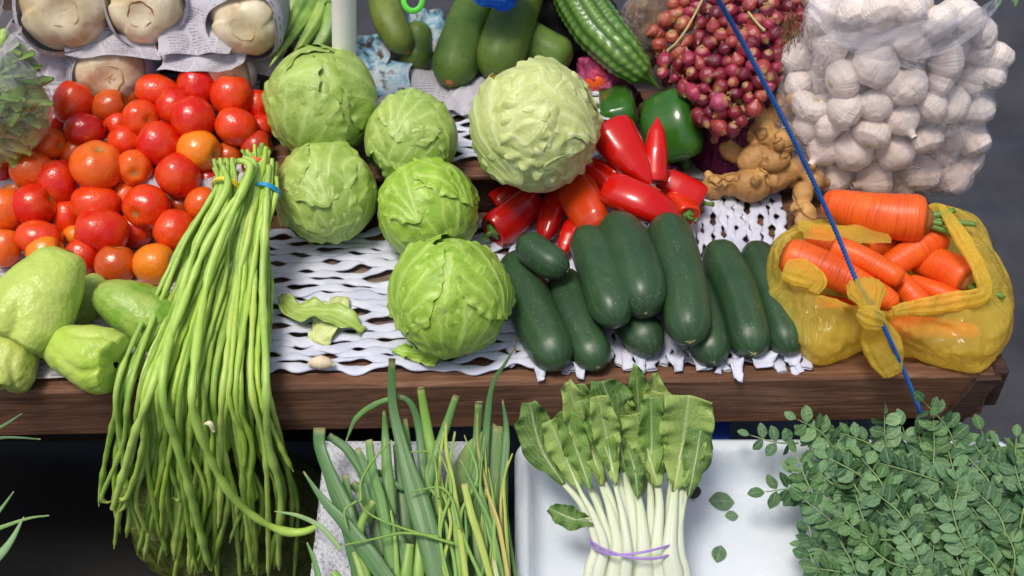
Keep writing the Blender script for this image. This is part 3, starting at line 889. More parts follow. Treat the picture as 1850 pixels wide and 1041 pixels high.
def ztab(x, y):                                        # follows the table and falls over its front edge
    fy = y - math.tan(YAW) * x
    return 0.006 if fy > 0.012 else 0.006 - min(0.05, (0.012 - fy) * 1.2)
a = math.radians(9)
o0 = P(470, 690, 0.0)
def m1(t, o): return (o0[0] + t * math.cos(a) - o * math.sin(a), o0[1] + 0.012 + t * math.sin(a) * 0.25 + o * math.cos(a))
solo('foam_net', net(m1, 19, 0.44, 0.0168, 0.082, 0.0088, 5, ztab), MT['foam'], 'white foam mesh sheet with torn oval holes beside the hanging beans', 'foam net')
o1 = P(935, 668, 0.0)
def m2(t, o):
    return (o1[0] - 0.012 + o + 0.05 * t, o1[1] - 0.002 + t + 0.012 * math.sin(o * 60) * max(0, 1 - t / 0.04))
solo('foam_net', net(m2, 33, 0.40, 0.0130, 0.052, 0.0077, 8, ztab, 120, amp=0.5), MT['foam'], 'white foam mesh sheet with thin dark slits under the cucumbers', 'foam net')
o2 = P(700, 300, TZ)
def m3(t, o): return (o2[0] + t, o2[1] + 0.01 + o)
solo('foam_net', net(m3, 14, 0.36, 0.017, 0.06, 0.0066, 15, lambda x, y: TZ + 0.003), MT['foam'], 'white foam mesh sheet on the platform behind the cabbages', 'foam net')
# ragged flaps of the net along the front edge
for k, (px, py, w, h) in enumerate(((972, 668, 26, 34), (1043, 668, 24, 30), (1150, 648, 30, 26), (1218, 660, 30, 22), (1258, 656, 30, 24), (1325, 668, 24, 36), (1372, 652, 60, 24), (1425, 650, 40, 22))):
    q = P(px, py, 0.006); s_ = mpp(q)
    mid = [q + (0, 0.02, 0.003), q + (0.002, 0.004, 0.012), q + (0.004, -h * s_ * 1.0, 0.006)]
    V = leaf(mid, [w * s_ * 0.55, w * s_ * 0.6, w * s_ * 0.38, w * s_ * 0.25], 14, 9, (0, 0, 1), 0.1, 0.004, 6, thick=0.002, seed=k)
    V[0][:, 2] = np.maximum(V[0][:, 2], 0.0065)
    solo('foam_scrap', V, MT['foam'], ('first', 'second', 'third', 'fourth', 'fifth', 'sixth', 'seventh', 'eighth')[k] + ' ragged foam scrap at the board edge counted from the front cabbage', 'foam scrap', 'foam scraps along the front edge')

# ------------------------------------------------------------------ cabbages
def cab_leaf(seed, rho=1.25, ruf=0.02, nr=44, na=128, wrinkle=0.0):
    """one wrapping leaf on the unit sphere, centred on +x, its base towards -z"""
    g = np.random.default_rng(seed)
    rr = np.linspace(0, 1, nr) ** 0.9
    ph = np.linspace(0, 2 * PI, na, endpoint=False)
    R_, A = np.meshgrid(rr, ph, indexing='ij')
    out = 1 + 0.05 * np.sin(3 * A + g.uniform(0, 6)) + 0.035 * np.sin(7 * A + g.uniform(0, 6)) + 0.02 * np.sin(17 * A + g.uniform(0, 6)) + 0.012 * np.sin(31 * A + g.uniform(0, 6))
    X, Y = R_ * np.cos(A) * out, R_ * np.sin(A) * out
    ang = np.hypot(X, Y) * rho
    dirx, diry = np.cos(A), np.sin(A)
    V = np.stack([np.cos(ang), np.sin(ang) * dirx, np.sin(ang) * diry], -1)
    P3 = V.reshape(-1, 3)
    rad = 1 + 0.018 * sn(P3, seed + 1, 3.2).reshape(X.shape) + 0.007 * sn(P3, seed + 2, 9).reshape(X.shape)
    notch = np.clip(np.sin(3 * A + seed) * np.sin(5 * A + 2 * seed) - 0.55, 0, 1)
    X, Y = X * (1 - 0.25 * notch * R_ ** 4), Y * (1 - 0.25 * notch * R_ ** 4)
    edge = sstep(0.72, 1.0, R_)
    flare = (np.sin(5 * A + g.uniform(0, 6)) * 0.5 + 0.5) * (0.5 + 0.5 * np.sin(2 * A + g.uniform(0, 6)))
    rad += edge * (0.012 + 0.050 * flare + ruf * np.sin(19 * A + g.uniform(0, 6)) * 0.5)
    # ribs: midrib and fanning side ribs lift the surface
    ax = np.abs(X)
    mid = np.exp(-(X / (0.05 + 0.03 * (1 - Y))) ** 2) * sstep(0.9, -0.6, Y)
    fan = np.arctan2(X, Y + 1.12) * 3.2 + 0.5
    lat = np.exp(-((np.abs((fan % 1.0) - 0.5)) / 0.14) ** 2) * (1 - 0.5 * (Y * 0.5 + 0.5))
    rad += 0.010 * mid + 0.006 * lat
    if wrinkle:
        W3 = P3 + 0.22 * np.stack([sn(P3, seed + k, 3.5) for k in (11, 12, 13)], -1)
        rg = lambda sd, f: (1 - np.abs(sn(W3, sd, f)) * 1.6).clip(-1, 1).reshape(X.shape)
        rad += wrinkle * (0.75 * rg(seed + 7, 3.0) * (0.4 + 0.6 * sstep(-0.6, 0.4, X)) + 0.34 * rg(seed + 9, 6.0) + 0.07 * rg(seed + 10, 13.0)) * sstep(1.05, 0.5, R_ * 0.6)
    V = V * rad[..., None]
    return V.reshape(-1, 3), gfaces(nr, na, False, True), {'s': (Y * 0.5 + 0.5).ravel(), 'v': X.ravel()}
CAB = {}
for key in ('cabbage', 'cabbage_pale', 'cabbage_bright'):
    L = []
    for i in range(5):
        V, F, at = cab_leaf(40 + i, 1.02 + 0.13 * (i % 3), 0.022)
        L.append(mesh('leaf', V, F, MT[key], at))
    for i in range(3):
        V, F, at = cab_leaf(140 + i, 0.74 + 0.07 * i, 0.03)
        L.append(mesh('leaf', V, F, MT[key], at))
    V, F, T, Q = ball(48, 32)
    L.append(mesh('heart', V * (1 + 0.02 * sn(V, 3, 4))[:, None], F, MT[key], {'s': T / PI, 'v': np.sin(Q)}))
    CAB[key] = L
V, F, at = cab_leaf(77, 1.0, 0.06, 80, 180, 0.05)
WRK = mesh('leaf', V, F, MT['cabbage_pale'], at)
def cabbage(label, px, py, rpx, zb, up, face, key='cabbage', sq=(1, 1, 1), spin=0.0, extra=False):
    """up = direction from stem to crown; face = direction the first outer leaf faces"""
    z = zb + 0.08
    for _ in range(4):
        c = P(px, py, z); r = rpx * mpp(c); z = zb + r * sq[2]
    r *= 0.965
    up = Vector(up).normalized(); fx = Vector(face); fx = (fx - up * fx.dot(up)).normalized()
    M = Matrix((fx, up.cross(fx), up)).transposed()
    q0 = M.to_quaternion()
    root = thing('cabbage', label, 'cabbage', (c[0], c[1], zb), 'round green cabbages')
    L = CAB[key]
    S = (r * sq[0], r * sq[1], r * sq[2])
    # squash in world axes by a scaled root would shear; keep near-uniform
    k = r
    ob('heart', L[8], root, (0, 0, c[2] - zb), q0, k * 0.945)
    lay = [(0, 0, 1.005, 0), (110, -8, 0.985, 1), (240, 6, 0.99, 2), (55, 14, 0.960, 3), (180, -4, 0.965, 4), (305, 10, 0.955, 1), (20, 66, 0.955, 2), (200, 60, 0.945, 0), (42 + 20 * math.sin(px), 30, 1.02, 5 + int(px) % 3), (-48 + 15 * math.cos(px), 22, 1.012, 5 + int(py) % 3), (15, -34, 1.0, 6)]
    for i, (az, tl, sc, v) in enumerate(lay):
        q = q0 @ Quaternion((0, 0, 1), math.radians(az + spin)) @ Quaternion((0, 1, 0), math.radians(-tl + 6 * math.sin(i * 2 + px)))
        if i == 0: q = q0 @ Quaternion((0, 1, 0), math.radians(4)) @ Quaternion((1, 0, 0), math.radians(spin))
        ob('leaf', L[v], root, (0, 0, c[2] - zb), q, k * sc)
    return root, c, r, q0
A_ = cabbage('tall cabbage nearest the white post, its top leaf torn', 580, 184, 104, TZ, (0.25, -0.35, 0.9), (-0.2, -0.8, 0.5), 'cabbage', spin=70)
cabbage('small smooth cabbage with brown scar, behind the other cabbages', 742, 250, 86, 0.075, (0.5, 0.6, 0.45), (0.1, -0.6, 0.75), 'cabbage', spin=25)
cabbage('cabbage beside the tied ends of the long beans', 590, 350, 95, 0.004, (-0.3, 0.7, 0.6), (0.1, -0.7, 0.6), 'cabbage', spin=-30)
cabbage('cabbage in the middle, behind the bright front cabbage', 772, 380, 94, 0.004, (-0.3, 0.75, 0.5), (0.1, -0.6, 0.7), 'cabbage_bright', spin=20)
E_ = cabbage('bright green cabbage standing at the front edge of the table', 813, 535, 113, 0.009, (0.12, 0.45, 0.85), (0.03, -0.8, 0.55), 'cabbage_bright', spin=4)
F_ = cabbage('large pale cabbage with wrinkled broken leaves above the red peppers', 965, 227, 120, TZ, (-0.4, 0.35, 0.8), (0.1, -0.75, 0.6), 'cabbage_pale', spin=15)
# the broken wrinkled leaf on its right face
root, c, r, q0 = F_
fq = Matrix(((0.45, -0.70, 0.50), (0.85, 0.52, -0.04), (-0.25, 0.45, 0.86))).transposed().to_quaternion()
ob('leaf', WRK, root, (0, 0, c[2] - TZ), fq, r * 1.0)['label'] = 'pale crinkled inner leaf'
fq2 = Matrix(((0.1, -0.85, -0.5), (0.98, 0.15, 0.0), (0.1, -0.5, 0.86))).transposed().to_quaternion()
ob('leaf', WRK, root, (0, 0, c[2] - TZ), fq2, r * 0.995)
# loose flap at the foot of the front cabbage
root, c, r, q0 = E_
q = P(700, 630, 0.012); s_ = mpp(q)
part('loose_leaf', leaf([P(800, 640, 0.03), P(760, 638, 0.022), P(705, 632, 0.02)], [26 * s_, 24 * s_, 14 * s_, 3 * s_], 24, 15, (0, -0.3, 0.9), 0.2, 0.006, 9, thick=0.0008, seed=4), MT['cabbage_bright'], root)
# torn leaf scrap on the net
g1 = leaf([P(505, 535, 0.014), P(540, 565, 0.022), P(600, 570, 0.028), P(655, 600, 0.014)], [0.004, 0.018, 0.024, 0.02, 0.012], 30, 15, (0, 0, 1), 0.35, 0.005, 8, thick=0.0008, seed=6)
g2 = leaf([P(570, 618, 0.012), P(590, 580, 0.026), P(612, 535, 0.02)], [0.016, 0.022, 0.026, 0.014], 26, 15, (0, 0, 1), -0.2, 0.004, 8, thick=0.0008, seed=9)
rt = thing('cabbage_leaf', 'torn pale green leaf scrap lying on the white foam net', 'leaf', base_of(g1, g2))
part('leaf_piece', g1, MT['cabbage'], rt); part('leaf_piece', g2, MT['cabbage_pale'], rt)

# ------------------------------------------------------------------ tomatoes
def tom_mesh(seed, el, sq):
    V, F, T, Q = ball(40, 28)
    g = np.random.default_rng(seed)
    lob = 1 + sq * np.cos(g.integers(3, 6) * Q + g.uniform(0, 6)) * np.exp(-((T - 0.5) / 0.7) ** 2) + 0.03 * sn(V, seed, 1.7)
    X = np.sign(np.sin(T)) * np.abs(np.sin(T)) ** 0.86 * lob
    Z = el * (np.cos(T) - 0.16 * np.exp(-(T / 0.28) ** 2)) + 0.05 * el * np.exp(-((PI - T) / 0.22) ** 2) * g.uniform(-0.5, 1)
    V = np.stack([X * np.cos(Q), X * np.sin(Q), Z], -1)
    return mesh('tomato', V, F, MT['tomato'], {'s': T / PI})
TOM = [tom_mesh(1, 1.02, 0.02), tom_mesh(2, 1.16, 0.03), tom_mesh(3, 1.28, 0.025), tom_mesh(4, 0.9, 0.05)]
TEL = [1.02, 1.16, 1.28, 0.9]
th_ = np.linspace(0, 2 * PI, 20, endpoint=False)
rs = 0.13 * (1 + 0.35 * (np.arange(20) % 4 == 0))
Vs = np.vstack([[(0, 0, 0.02)], np.c_[rs * 0.4 * np.cos(th_), rs * 0.4 * np.sin(th_), 0 * th_ - 0.02], np.c_[rs * np.cos(th_), rs * np.sin(th_), 0 * th_ + 0.015]])
Fs = [[0, 1 + i, 1 + (i + 1) % 20] for i in range(20)] + [[1 + i, 21 + i, 21 + (i + 1) % 20, 1 + (i + 1) % 20] for i in range(20)]
SCAR = mesh('stem_scar', Vs, Fs, MT['scar'])
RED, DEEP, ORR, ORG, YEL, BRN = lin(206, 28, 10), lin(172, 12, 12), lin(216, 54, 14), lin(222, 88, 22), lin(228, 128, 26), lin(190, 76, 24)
def zheap(py): return lerp(py, [150, 200, 300, 400, 480], [0.165, 0.15, 0.105, 0.06, 0.032])
# px, py, rx, ry, tint, axis angle in the picture (None: random), towards viewer, lower layer, label
TOMS = [
 (131,186,33,36,ORR,70,.1,0,'large red tomato beside the clear bag of greens'),
 (197,193,31,28,BRN,20,.1,.012,'brownish orange tomato just below the lower napa cabbage'),
 (153,236,35,28,DEEP,175,.2,0,'deepest red tomato, wide and glossy, among the rear tomatoes'),
 (212,229,24,26,ORR,60,.1,.02,'small orange red tomato half hidden beside the deep red one'),
 (255,214,32,30,ORR,-20,.9,0,'orange red tomato showing its scar, rear middle of the heap'),
 (284,166,39,27,ORR,172,.1,.0,'long orange red tomato lying sideways against the napa cabbage'),
 (317,194,33,31,RED,140,.3,0,'red tomato between the sideways long one and the pointed one'),
 (356,158,33,36,RED,95,.2,0,'upright red tomato rearmost in the heap, beneath newspaper'),
 (419,174,35,35,ORR,85,.2,0,'big orange red tomato at the rear, near the okra'),
 (349,215,37,36,RED,-70,.1,-.006,'red tomato with pointed tip up, rear right of heap'),
 (427,229,35,32,ORR,160,.1,0,'smooth orange red tomato below the big rear right one'),
 (225,257,28,28,ORR,40,.1,.008,'small orange red tomato above the big orange tomato'),
 (288,260,38,36,RED,150,.2,0,'big bright red tomato in the middle of the rear rows'),
 (359,272,35,34,YEL,-15,.3,0,'yellow orange creased tomato above the bean bundle tips'),
 (412,283,23,24,BRN,60,.1,.02,'dull brown orange tomato behind the yellow banded beans'),
 (86,259,33,26,ORG,-10,.5,0,'orange tomato with pale side beside the clear bag corner'),
 (466,192,24,30,RED,80,.1,.02,'red tomato wedged against the tall rear cabbage'),
 (470,232,22,26,RED,30,.1,.02,'red tomato half hidden behind the tall rear cabbage'),
 (464,264,26,25,DEEP,10,.1,.01,'deep red tomato behind the orange banded bean tips'),
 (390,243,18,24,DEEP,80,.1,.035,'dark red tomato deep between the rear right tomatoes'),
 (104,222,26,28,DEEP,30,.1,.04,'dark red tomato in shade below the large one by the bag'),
 (59,307,38,32,ORG,165,.2,0,'round orange tomato in the row under the clear bag'),
 (136,277,32,30,ORG,20,.1,.018,'orange tomato peeping from behind the biggest orange tomato'),
 (176,300,45,41,lin(224,92,26),65,.8,-.008,'biggest orange tomato with scar on top, middle of heap'),
 (243,303,29,32,ORG,-60,1.6,0,'orange tomato with its scar facing out, next to the biggest'),
 (323,317,37,36,RED,130,.1,0,'smooth bright red tomato left of the bean tips'),
 (105,329,34,37,RED,100,.1,.004,'red tomato tucked under the biggest orange one'),
 (61,371,37,35,RED,20,.2,0,'round bright red tomato in the middle rows by the edge'),
 (173,368,43,30,ORR,178,.1,.002,'long orange tomato lying flat below the biggest tomato'),
 (228,356,28,28,ORG,40,.1,.02,'orange tomato mostly hidden behind the scarred orange red one'),
 (265,374,39,38,ORR,-125,1.5,0,'orange red tomato with dark scar facing out, near the beans'),
 (377,328,23,24,DEEP,80,.1,.02,'dark red tomato just behind the yellow banded bean tips'),
 (325,371,24,20,BRN,10,.1,.025,'brown orange tomato in the gap left of the beans'),
 (366,369,29,27,ORG,30,.2,.004,'orange tomato touching the left side of the beans'),
 (317,417,36,34,ORR,150,.2,0,'orange red tomato at the front left of the beans'),
 (184,418,44,39,RED,170,.2,-.008,'large bright red tomato in front, above the dull orange one'),
 (12,380,32,40,ORG,90,.1,0,'orange tomato cut by the picture edge, middle rows'),
 (121,394,24,32,ORR,90,.1,.018,'shaded orange red tomato between the two front reds'),
 (243,416,30,30,ORR,20,.1,.022,'shaded orange red tomato behind the large front red one'),
 (71,431,40,29,ORR,170,.1,0,'long orange red tomato above the big pale chayote'),
 (10,448,25,33,ORG,80,.1,0,'front orange tomato cut by the picture edge'),
 (82,456,31,29,YEL,20,.1,.002,'yellow orange tomato peeping over the big chayote'),
 (135,426,20,18,YEL,10,.1,.018,'small yellow tomato squeezed behind the large front red one'),
 (147,466,28,35,RED,70,.2,0,'red tomato standing behind the big pale chayote'),
 (209,480,34,34,BRN,80,.2,0,'dull brown orange tomato on the paper, foremost row'),
 (280,478,36,34,YEL,5,.2,0,'yellow orange egg shaped tomato, foremost row by the beans'),
 (8,314,18,24,DEEP,80,.1,.01,'dark red tomato at the picture edge under the clear bag'),
 (28,344,24,22,YEL,10,.1,.02,'yellowish tomato in the gap below the clear bag'),
 (288,328,24,26,ORG,60,.1,.024,'shaded orange tomato behind the smooth bright red one'),
 (240,170,24,24,BRN,40,.1,.03,'brown orange tomato behind the sideways long tomato'),
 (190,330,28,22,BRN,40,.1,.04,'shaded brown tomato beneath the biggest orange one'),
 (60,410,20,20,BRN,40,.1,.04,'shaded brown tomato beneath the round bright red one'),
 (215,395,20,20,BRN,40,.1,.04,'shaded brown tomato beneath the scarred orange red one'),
]
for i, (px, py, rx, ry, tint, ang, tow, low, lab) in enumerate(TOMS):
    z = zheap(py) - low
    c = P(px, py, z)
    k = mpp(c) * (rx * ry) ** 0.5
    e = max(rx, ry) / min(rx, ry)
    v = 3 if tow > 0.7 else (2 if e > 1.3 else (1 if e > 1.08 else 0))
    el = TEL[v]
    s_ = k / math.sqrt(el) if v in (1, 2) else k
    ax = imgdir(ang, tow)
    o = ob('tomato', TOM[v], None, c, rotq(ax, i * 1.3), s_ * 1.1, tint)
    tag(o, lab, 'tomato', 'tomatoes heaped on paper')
    ob('stem_scar', SCAR, o, (0, 0, el * 0.86))
# paper under the heap: follows it from below
def paper_heap():
    n = 44
    xs = np.linspace(-60, 470, n); ys = np.linspace(150, 515, n)
    G = np.array([[P(x, y, max(zheap(y) - 0.080, 0.004)) for y in ys] for x in xs])
    U, Wv = np.meshgrid(np.linspace(0, 1, n), np.linspace(0, 1, n), indexing='ij')
    G[..., 2] += np.abs(crumple(U, Wv, 8, 22)) * 0.05 
    ok = G.reshape(-1, 3)
    fl = np.where(ok[:, 1] > TY - 0.014, TZ + 0.004, 0.003)
    ok[:, 2] = np.maximum(ok[:, 2], np.where(ok[:, 1] > TY - 0.04, TZ + 0.004, 0.003))
    return ok, gfaces(n, n), {'s': U.ravel(), 'v': Wv.ravel()}
solo('newspaper', paper_heap(), MT['news'], 'crumpled grey newspaper spread beneath the tomatoes', 'newspaper', smooth=False)
c00, c10, c11, c01 = P(-60, 680, 0.012), P(300, 690, 0.012), P(330, 470, 0.012), P(-60, 470, 0.012)
solo('newspaper', sheet((c00, c10, c11, c01), 31, 0.012, 40, 40, lift=lambda U, W_, B: np.maximum(0.006 - B[..., 2], 0)), MT['news'], 'crumpled bluish newspaper sheet under the chayotes', 'newspaper', smooth=False)

# ------------------------------------------------------------------ chayotes
def chayote_mesh(seed):
    V, F, T, Q = ball(96, 64)
    g = np.random.default_rng(seed)
    # pole +z: narrow stem end; -z: puckered end
    prof = np.interp(T / PI, [0, .04, .1, .2, .35, .5, .68, .85, .95, 1], [0.0, .17, .34, .52, .74, .90, 1.0, .88, .56, .1])
    fur = np.zeros_like(T)
    for q0 in g.uniform(0, 6) + np.array((0, 1.1, 2.5, 3.6, 5.0)):
        dq = np.angle(np.exp(1j * (Q - q0 - 0.25 * np.sin(2.5 * T + q0))))
        fur += np.exp(-(dq / 0.13) ** 2) * g.uniform(.6, 1.2) + 0.5 * np.exp(-(dq / 0.4) ** 2)
    prof = prof * (1 - (0.025 + 0.10 * sstep(0.4, 0.95, T / PI)) * fur)
    Z = 1.22 * np.cos(T) + 0.0
    X, Y = prof * np.cos(Q) * 1.06, prof * np.sin(Q) * 0.94
    slit = np.exp(-(Y / 0.10) ** 2) * sstep(-0.45, -1.0, np.cos(T))
    Z = Z + 0.07 * slit + 0.1 * np.exp(-((PI - T) / 0.3) ** 2)
    V = np.stack([X, Y, Z], -1)
    V = V * (1 + 0.03 * sn(V, seed, 2.4) + 0.014 * sn(V, seed + 1, 7))[:, None]
    return mesh('chayote', V, F, MT['chayote'])
CHY = [chayote_mesh(3), chayote_mesh(6), chayote_mesh(12)]
for px, py, r, z, ang, tow, roll, v, tint, lab in (
    (72, 538, 76, 0.095, 62, -0.25, 0.3, 0, lin(176, 198, 86), 'big pale green chayote on top of the others'),
    (150, 641, 62, 0.048, 165, -0.25, 1.2, 1, lin(164, 196, 66), 'yellow green wrinkled chayote at the table edge'),
    (243, 560, 58, 0.046, 150, 0.15, 0.5, 2, lin(112, 158, 48), 'darker green chayote beside the hanging beans'),
    (158, 540, 36, 0.03, 60, 0.0, 0.5, 2, lin(128, 166, 56), 'green chayote half hidden behind the big pale one'),
    (22, 640, 54, 0.045, 80, -0.3, 1.9, 0, lin(168, 182, 74), 'olive chayote under the big one, cut by picture edge')):
    c = P(px, py, z); k = r * mpp(c) * 1.05
    o = ob('chayote', CHY[v], None, c, rotq(imgdir(ang, tow), roll), k, tint)
    tag(o, lab, 'chayote', 'chayotes on the table corner')
    ob('stem_end', SCAR, o, (0, 0, 1.24), None, 0.8)

# ------------------------------------------------------------------ cucumbers
def starscar(c, d, r, seed):
    """dry blossom scar: a few short withered strips round a button"""
    g = np.random.default_rng(seed)
    d = np.asarray(d) / np.linalg.norm(d)
    a = np.cross(d, (0.3, 0.2, 1.0)); a /= np.linalg.norm(a); b = np.cross(d, a)
    gs = [tube([c - d * r * 0.2, c + d * r * 0.25], [r * 0.45, r * 0.3], 4, 8)]
    for k in range(6):
        t = k * 1.05 + g.uniform(-.3, .3); u = a * math.cos(t) + b * math.sin(t); L = r * g.uniform(0.8, 1.7)
        gs.append(tube([c, c + u * L * 0.5 + d * r * 0.08, c + u * L - d * r * 0.25], [r * 0.16, r * 0.12, r * 0.03], 5, 6))
    return join(gs)
CUC = [  # start px,py,z ; end px,py,z (end nearest viewer) ; width px ; bend px ; label
 ((933,470,.033),(1008,655,.033),84,-8,'dark cucumber lying lowest beside the bright front cabbage'),
 ((1016,500,.030),(1079,657,.030),74,-4,'cucumber with greener rounded end, second from the front cabbage'),
 ((948,438,.085),(1019,487,.088),62,-6,'short stubby cucumber resting crosswise on top near the peppers'),
 ((1058,424,.080),(1112,578,.082),82,5,'scratched cucumber on top, just right of the short stubby one'),
 ((1110,402,.090),(1165,558,.088),92,10,'thickest cucumber on top, in the middle of the cucumbers'),
 ((1202,402,.088),(1246,610,.070),86,8,'longest cucumber on top, right of the thickest one'),
 ((1130,560,.030),(1179,632,.030),76,0,'shaded cucumber end under the thickest top cucumber'),
 ((1232,480,.032),(1288,648,.030),74,6,'cucumber mostly hidden under the longest top cucumber'),
 ((1296,450,.034),(1361,632,.034),80,8,'cucumber lying alone on the net, second from the yellow bag'),
 ((1362,450,.034),(1426,630,.032),72,4,'cucumber partly covered by the yellow bag'),
]
for i, (a, b, w, bend, lab) in enumerate(CUC):
    p0, p1 = P(*a), P(*b)
    m = P((a[0] + b[0]) / 2 + bend, (a[1] + b[1]) / 2, (a[2] + b[2]) / 2 + 0.004)
    r = w / 2 * mpp(m)
    d0 = (m - p0) / np.linalg.norm(m - p0); d1 = (p1 - m) / np.linalg.norm(p1 - m)
    q0, q1 = p0 - d0 * r * 0.25, p1 + d1 * r * 0.25
    L = np.linalg.norm(q1 - q0)
    rn = min(0.42, 1.15 * r / L)
    g1 = tube([q0, m, q1], [r * 0.90, r, r * 1.0, r * 0.92], 44, 32, rnd=rn, lobes=(5, 0.022, i), wob=0.028, seed=i, hint=(0.2, 0, 1))
    rt = thing('cucumber', lab, 'cucumber', base_of(g1), 'cucumbers on the foam net')
    part('body', g1, MT['cucumber'], rt)
    part('blossom_scar', starscar(q1 - d1 * r * 0.03, d1, r * (0.10 + 0.03 * (i % 3)), i), MT['scar_tan'], rt)

# ------------------------------------------------------------------ peppers
def pepper(lab, pts, wpx, tint, patch=0.0, prof=None, lob=3, z=None, stem=True, key='pepper', stail=None, name='red_pepper'):
    """pts from stem to tip: (px, py, z)"""
    Q = [P(*p) for p in pts]
    r = wpx / 2 * mpp(Q[len(Q) // 2])
    prof = prof or [(0, .30), (.03, .62), (.10, .92), (.25, 1.0), (.5, .96), (.75, .78), (.9, .52), (.97, .28), (1, .02)]
    xs, ys = zip(*prof)
    g1 = tube(Q, lambda s: r * np.interp(s, xs, ys), 44, 36, lobes=(lob, 0.075, px_hash(pts)), wob=0.05, seed=int(pts[0][0]), cap=True)
    d = Q[0] - Q[1]; d /= np.linalg.norm(d)
    V = g1[0]
    sv = g1[2]['s']
    V += -d * (r * 0.34 * np.exp(-(sv / 0.035) ** 2))[:, None]      # sunken shoulder
    rt = thing(name, lab, 'pepper', base_of(g1), 'peppers in front of the ginger')
    part('body', g1, MT[key], rt, color=(*tint[:3], patch))
    if stem:
        c = Q[0] - d * r * 0.28
        e = c + d * r * 0.75 + np.array(stail if stail is not None else (0.004, -0.004, 0.006))
        st = part('stem', tube([c, c + d * r * 0.4, e], [r * 0.17, r * 0.13, r * 0.17], 10, 10), MT['stem_green'], rt)
        part('calyx', tube([c - d * r * .03, c + d * r * 0.16], [r * 0.5, r * 0.38, r * 0.2], 6, 14, lobes=(5, .16, 0)), MT['stem_green'], rt, under=st)
    return rt
def px_hash(p): return (p[0][0] * 0.37) % 6.28
PR, PD, PO = lin(194, 10, 8), lin(160, 4, 10), lin(196, 60, 16)
BELL = [(0, .35), (.02, .66), (.08, .92), (.2, 1.0), (.55, .97), (.78, .86), (.92, .62), (.985, .3), (1, .02)]
CONE = [(0, .4), (.03, .75), (.1, .97), (.22, 1.0), (.5, .82), (.75, .55), (.9, .32), (.97, .18), (1, .02)]
THIN = [(0, .5), (.04, .9), (.15, 1.0), (.5, .9), (.8, .6), (1, .04)]
pepper('dark red glossy pepper next to the middle cabbage, stem at its foot', [(882, 424, .03), (924, 392, .040), (973, 348, .062)], 68, PD, 0, BELL)
pepper('slim dark red pepper between two others below the pale cabbage', [(1022, 340, .06), (1000, 385, .045), (982, 436, .032)], 54, PD, 0, None)
pepper('red pepper tip poking out behind the short cucumber', [(1044, 398, .05), (1028, 428, .04), (1014, 462, .028)], 36, PR, 0, None, stem=False)
pepper('blocky orange red pepper with olive stain above the cucumbers', [(1036, 334, .075), (1058, 372, .07), (1084, 424, .058)], 76, PO, 1.0, BELL, 3)
pepper('red pepper lying crosswise behind the blocky orange one', [(1030, 330, .07), (1072, 320, .085), (1124, 350, .082)], 56, PR, 0.2, BELL)
pepper('long scarlet pepper with olive streak leaning over the cucumbers', [(1090, 338, .10), (1160, 368, .098), (1228, 398, .075)], 68, PR, 0.75, BELL, 3, stem=False)
pepper('red pepper with greenish side touching the ginger finger', [(1272, 366, .045), (1232, 344, .06), (1186, 318, .075)], 56, PR, 0.8, BELL)  # patch mixes olive green into the red skin
pepper('small orange red pepper with fresh green stem above a cucumber', [(1246, 394, .06), (1230, 372, .055), (1200, 350, .05)], 46, lin(214, 46, 12), 0.4, BELL)
pepper('broad scarlet pepper leaning against the green bell pepper', [(1092, 226, .145), (1128, 275, .125), (1176, 334, .10)], 84, PR, 0, CONE, 3, stem=False)
pepper('narrow pointed scarlet pepper standing tip up', [(1182, 336, .09), (1184, 276, .125), (1188, 212, .16)], 46, PR, 0, THIN + [], 2, stem=False)
pepper('thin orange and green chili among the scarlet peppers', [(1120, 330, .108), (1158, 340, .106), (1194, 344, .10)], 20, lin(206, 96, 20), 0.9, THIN, 2, stem=False, name='chili_pepper')
pepper('thin red chili below the broad scarlet pepper', [(1064, 290, .10), (1094, 302, .10), (1120, 318, .10)], 20, lin(200, 30, 10), 0.3, THIN, 2, stem=False, name='chili_pepper')
pepper('dark red pepper mostly hidden beneath the pale cabbage', [(890, 372, .03), (915, 356, .04), (950, 340, .05)], 46, PD, 0, BELL, stem=False)
pepper('glossy green bell pepper with two broad lobes by the shallots', [(1232, 276, .035), (1216, 232, .075), (1208, 176, .095)], 112, (.1, .3, .05), 0, BELL, 4, key='green_pepper', name='green_pepper', stail=(0.0, -0.012, 0.0))
pepper('small lobed green bell pepper behind the scarlet peppers', [(1108, 176, .06), (1114, 202, .075), (1122, 228, .08)], 76, (.1, .3, .05), 0, [(0, .5), (.08, .9), (.3, 1.0), (.7, .95), (.9, .8), (.97, .5), (1, .1)], 4, key='green_pepper', name='green_pepper', stem=False)

# ------------------------------------------------------------------ gourds, okra, bitter gourd
def gourd(lab, pts, wpx, tint, prof=(.82, .92, 1, 1, .95), rnd=0.18, name='sponge_gourd', tip=True, lob=(8, 0.015, 0)):
    Q = [P(*p) for p in pts]
    r = wpx / 2 * mpp(Q[-1])
    g1 = tube(Q, [r * k for k in prof], 44, 36, rnd=rnd, lobes=lob, wob=0.03, seed=int(pts[0][0]))
    rt = thing(name, lab, 'gourd', base_of(g1), 'green gourds at the rear')
    part('body', g1, MT['gourd'], rt, color=tint)
    d = Q[-1] - Q[-2]; d /= np.linalg.norm(d)
    if tip:
        part('blossom_end', tube([Q[-1] - d * r * 0.10, Q[-1] + d * r * 0.06], [r * 0.26, r * 0.2, r * .1], 5, 12), MT['napa_cut_dark'], rt)
    return rt
gourd('yellowish bent gourd with brown cut end beside the white post', [(690, -60, .20), (698, 20, .185), (716, 62, .165), (738, 96, .14)], 66, lin(98, 112, 42), (1, 1, .95, .9, .72), 0.14)
gourd('dark round gourd end under the yellowish bent gourd', [(755, 40, .15), (753, 80, .125), (748, 122, .115)], 62, lin(62, 88, 30), tip=False)
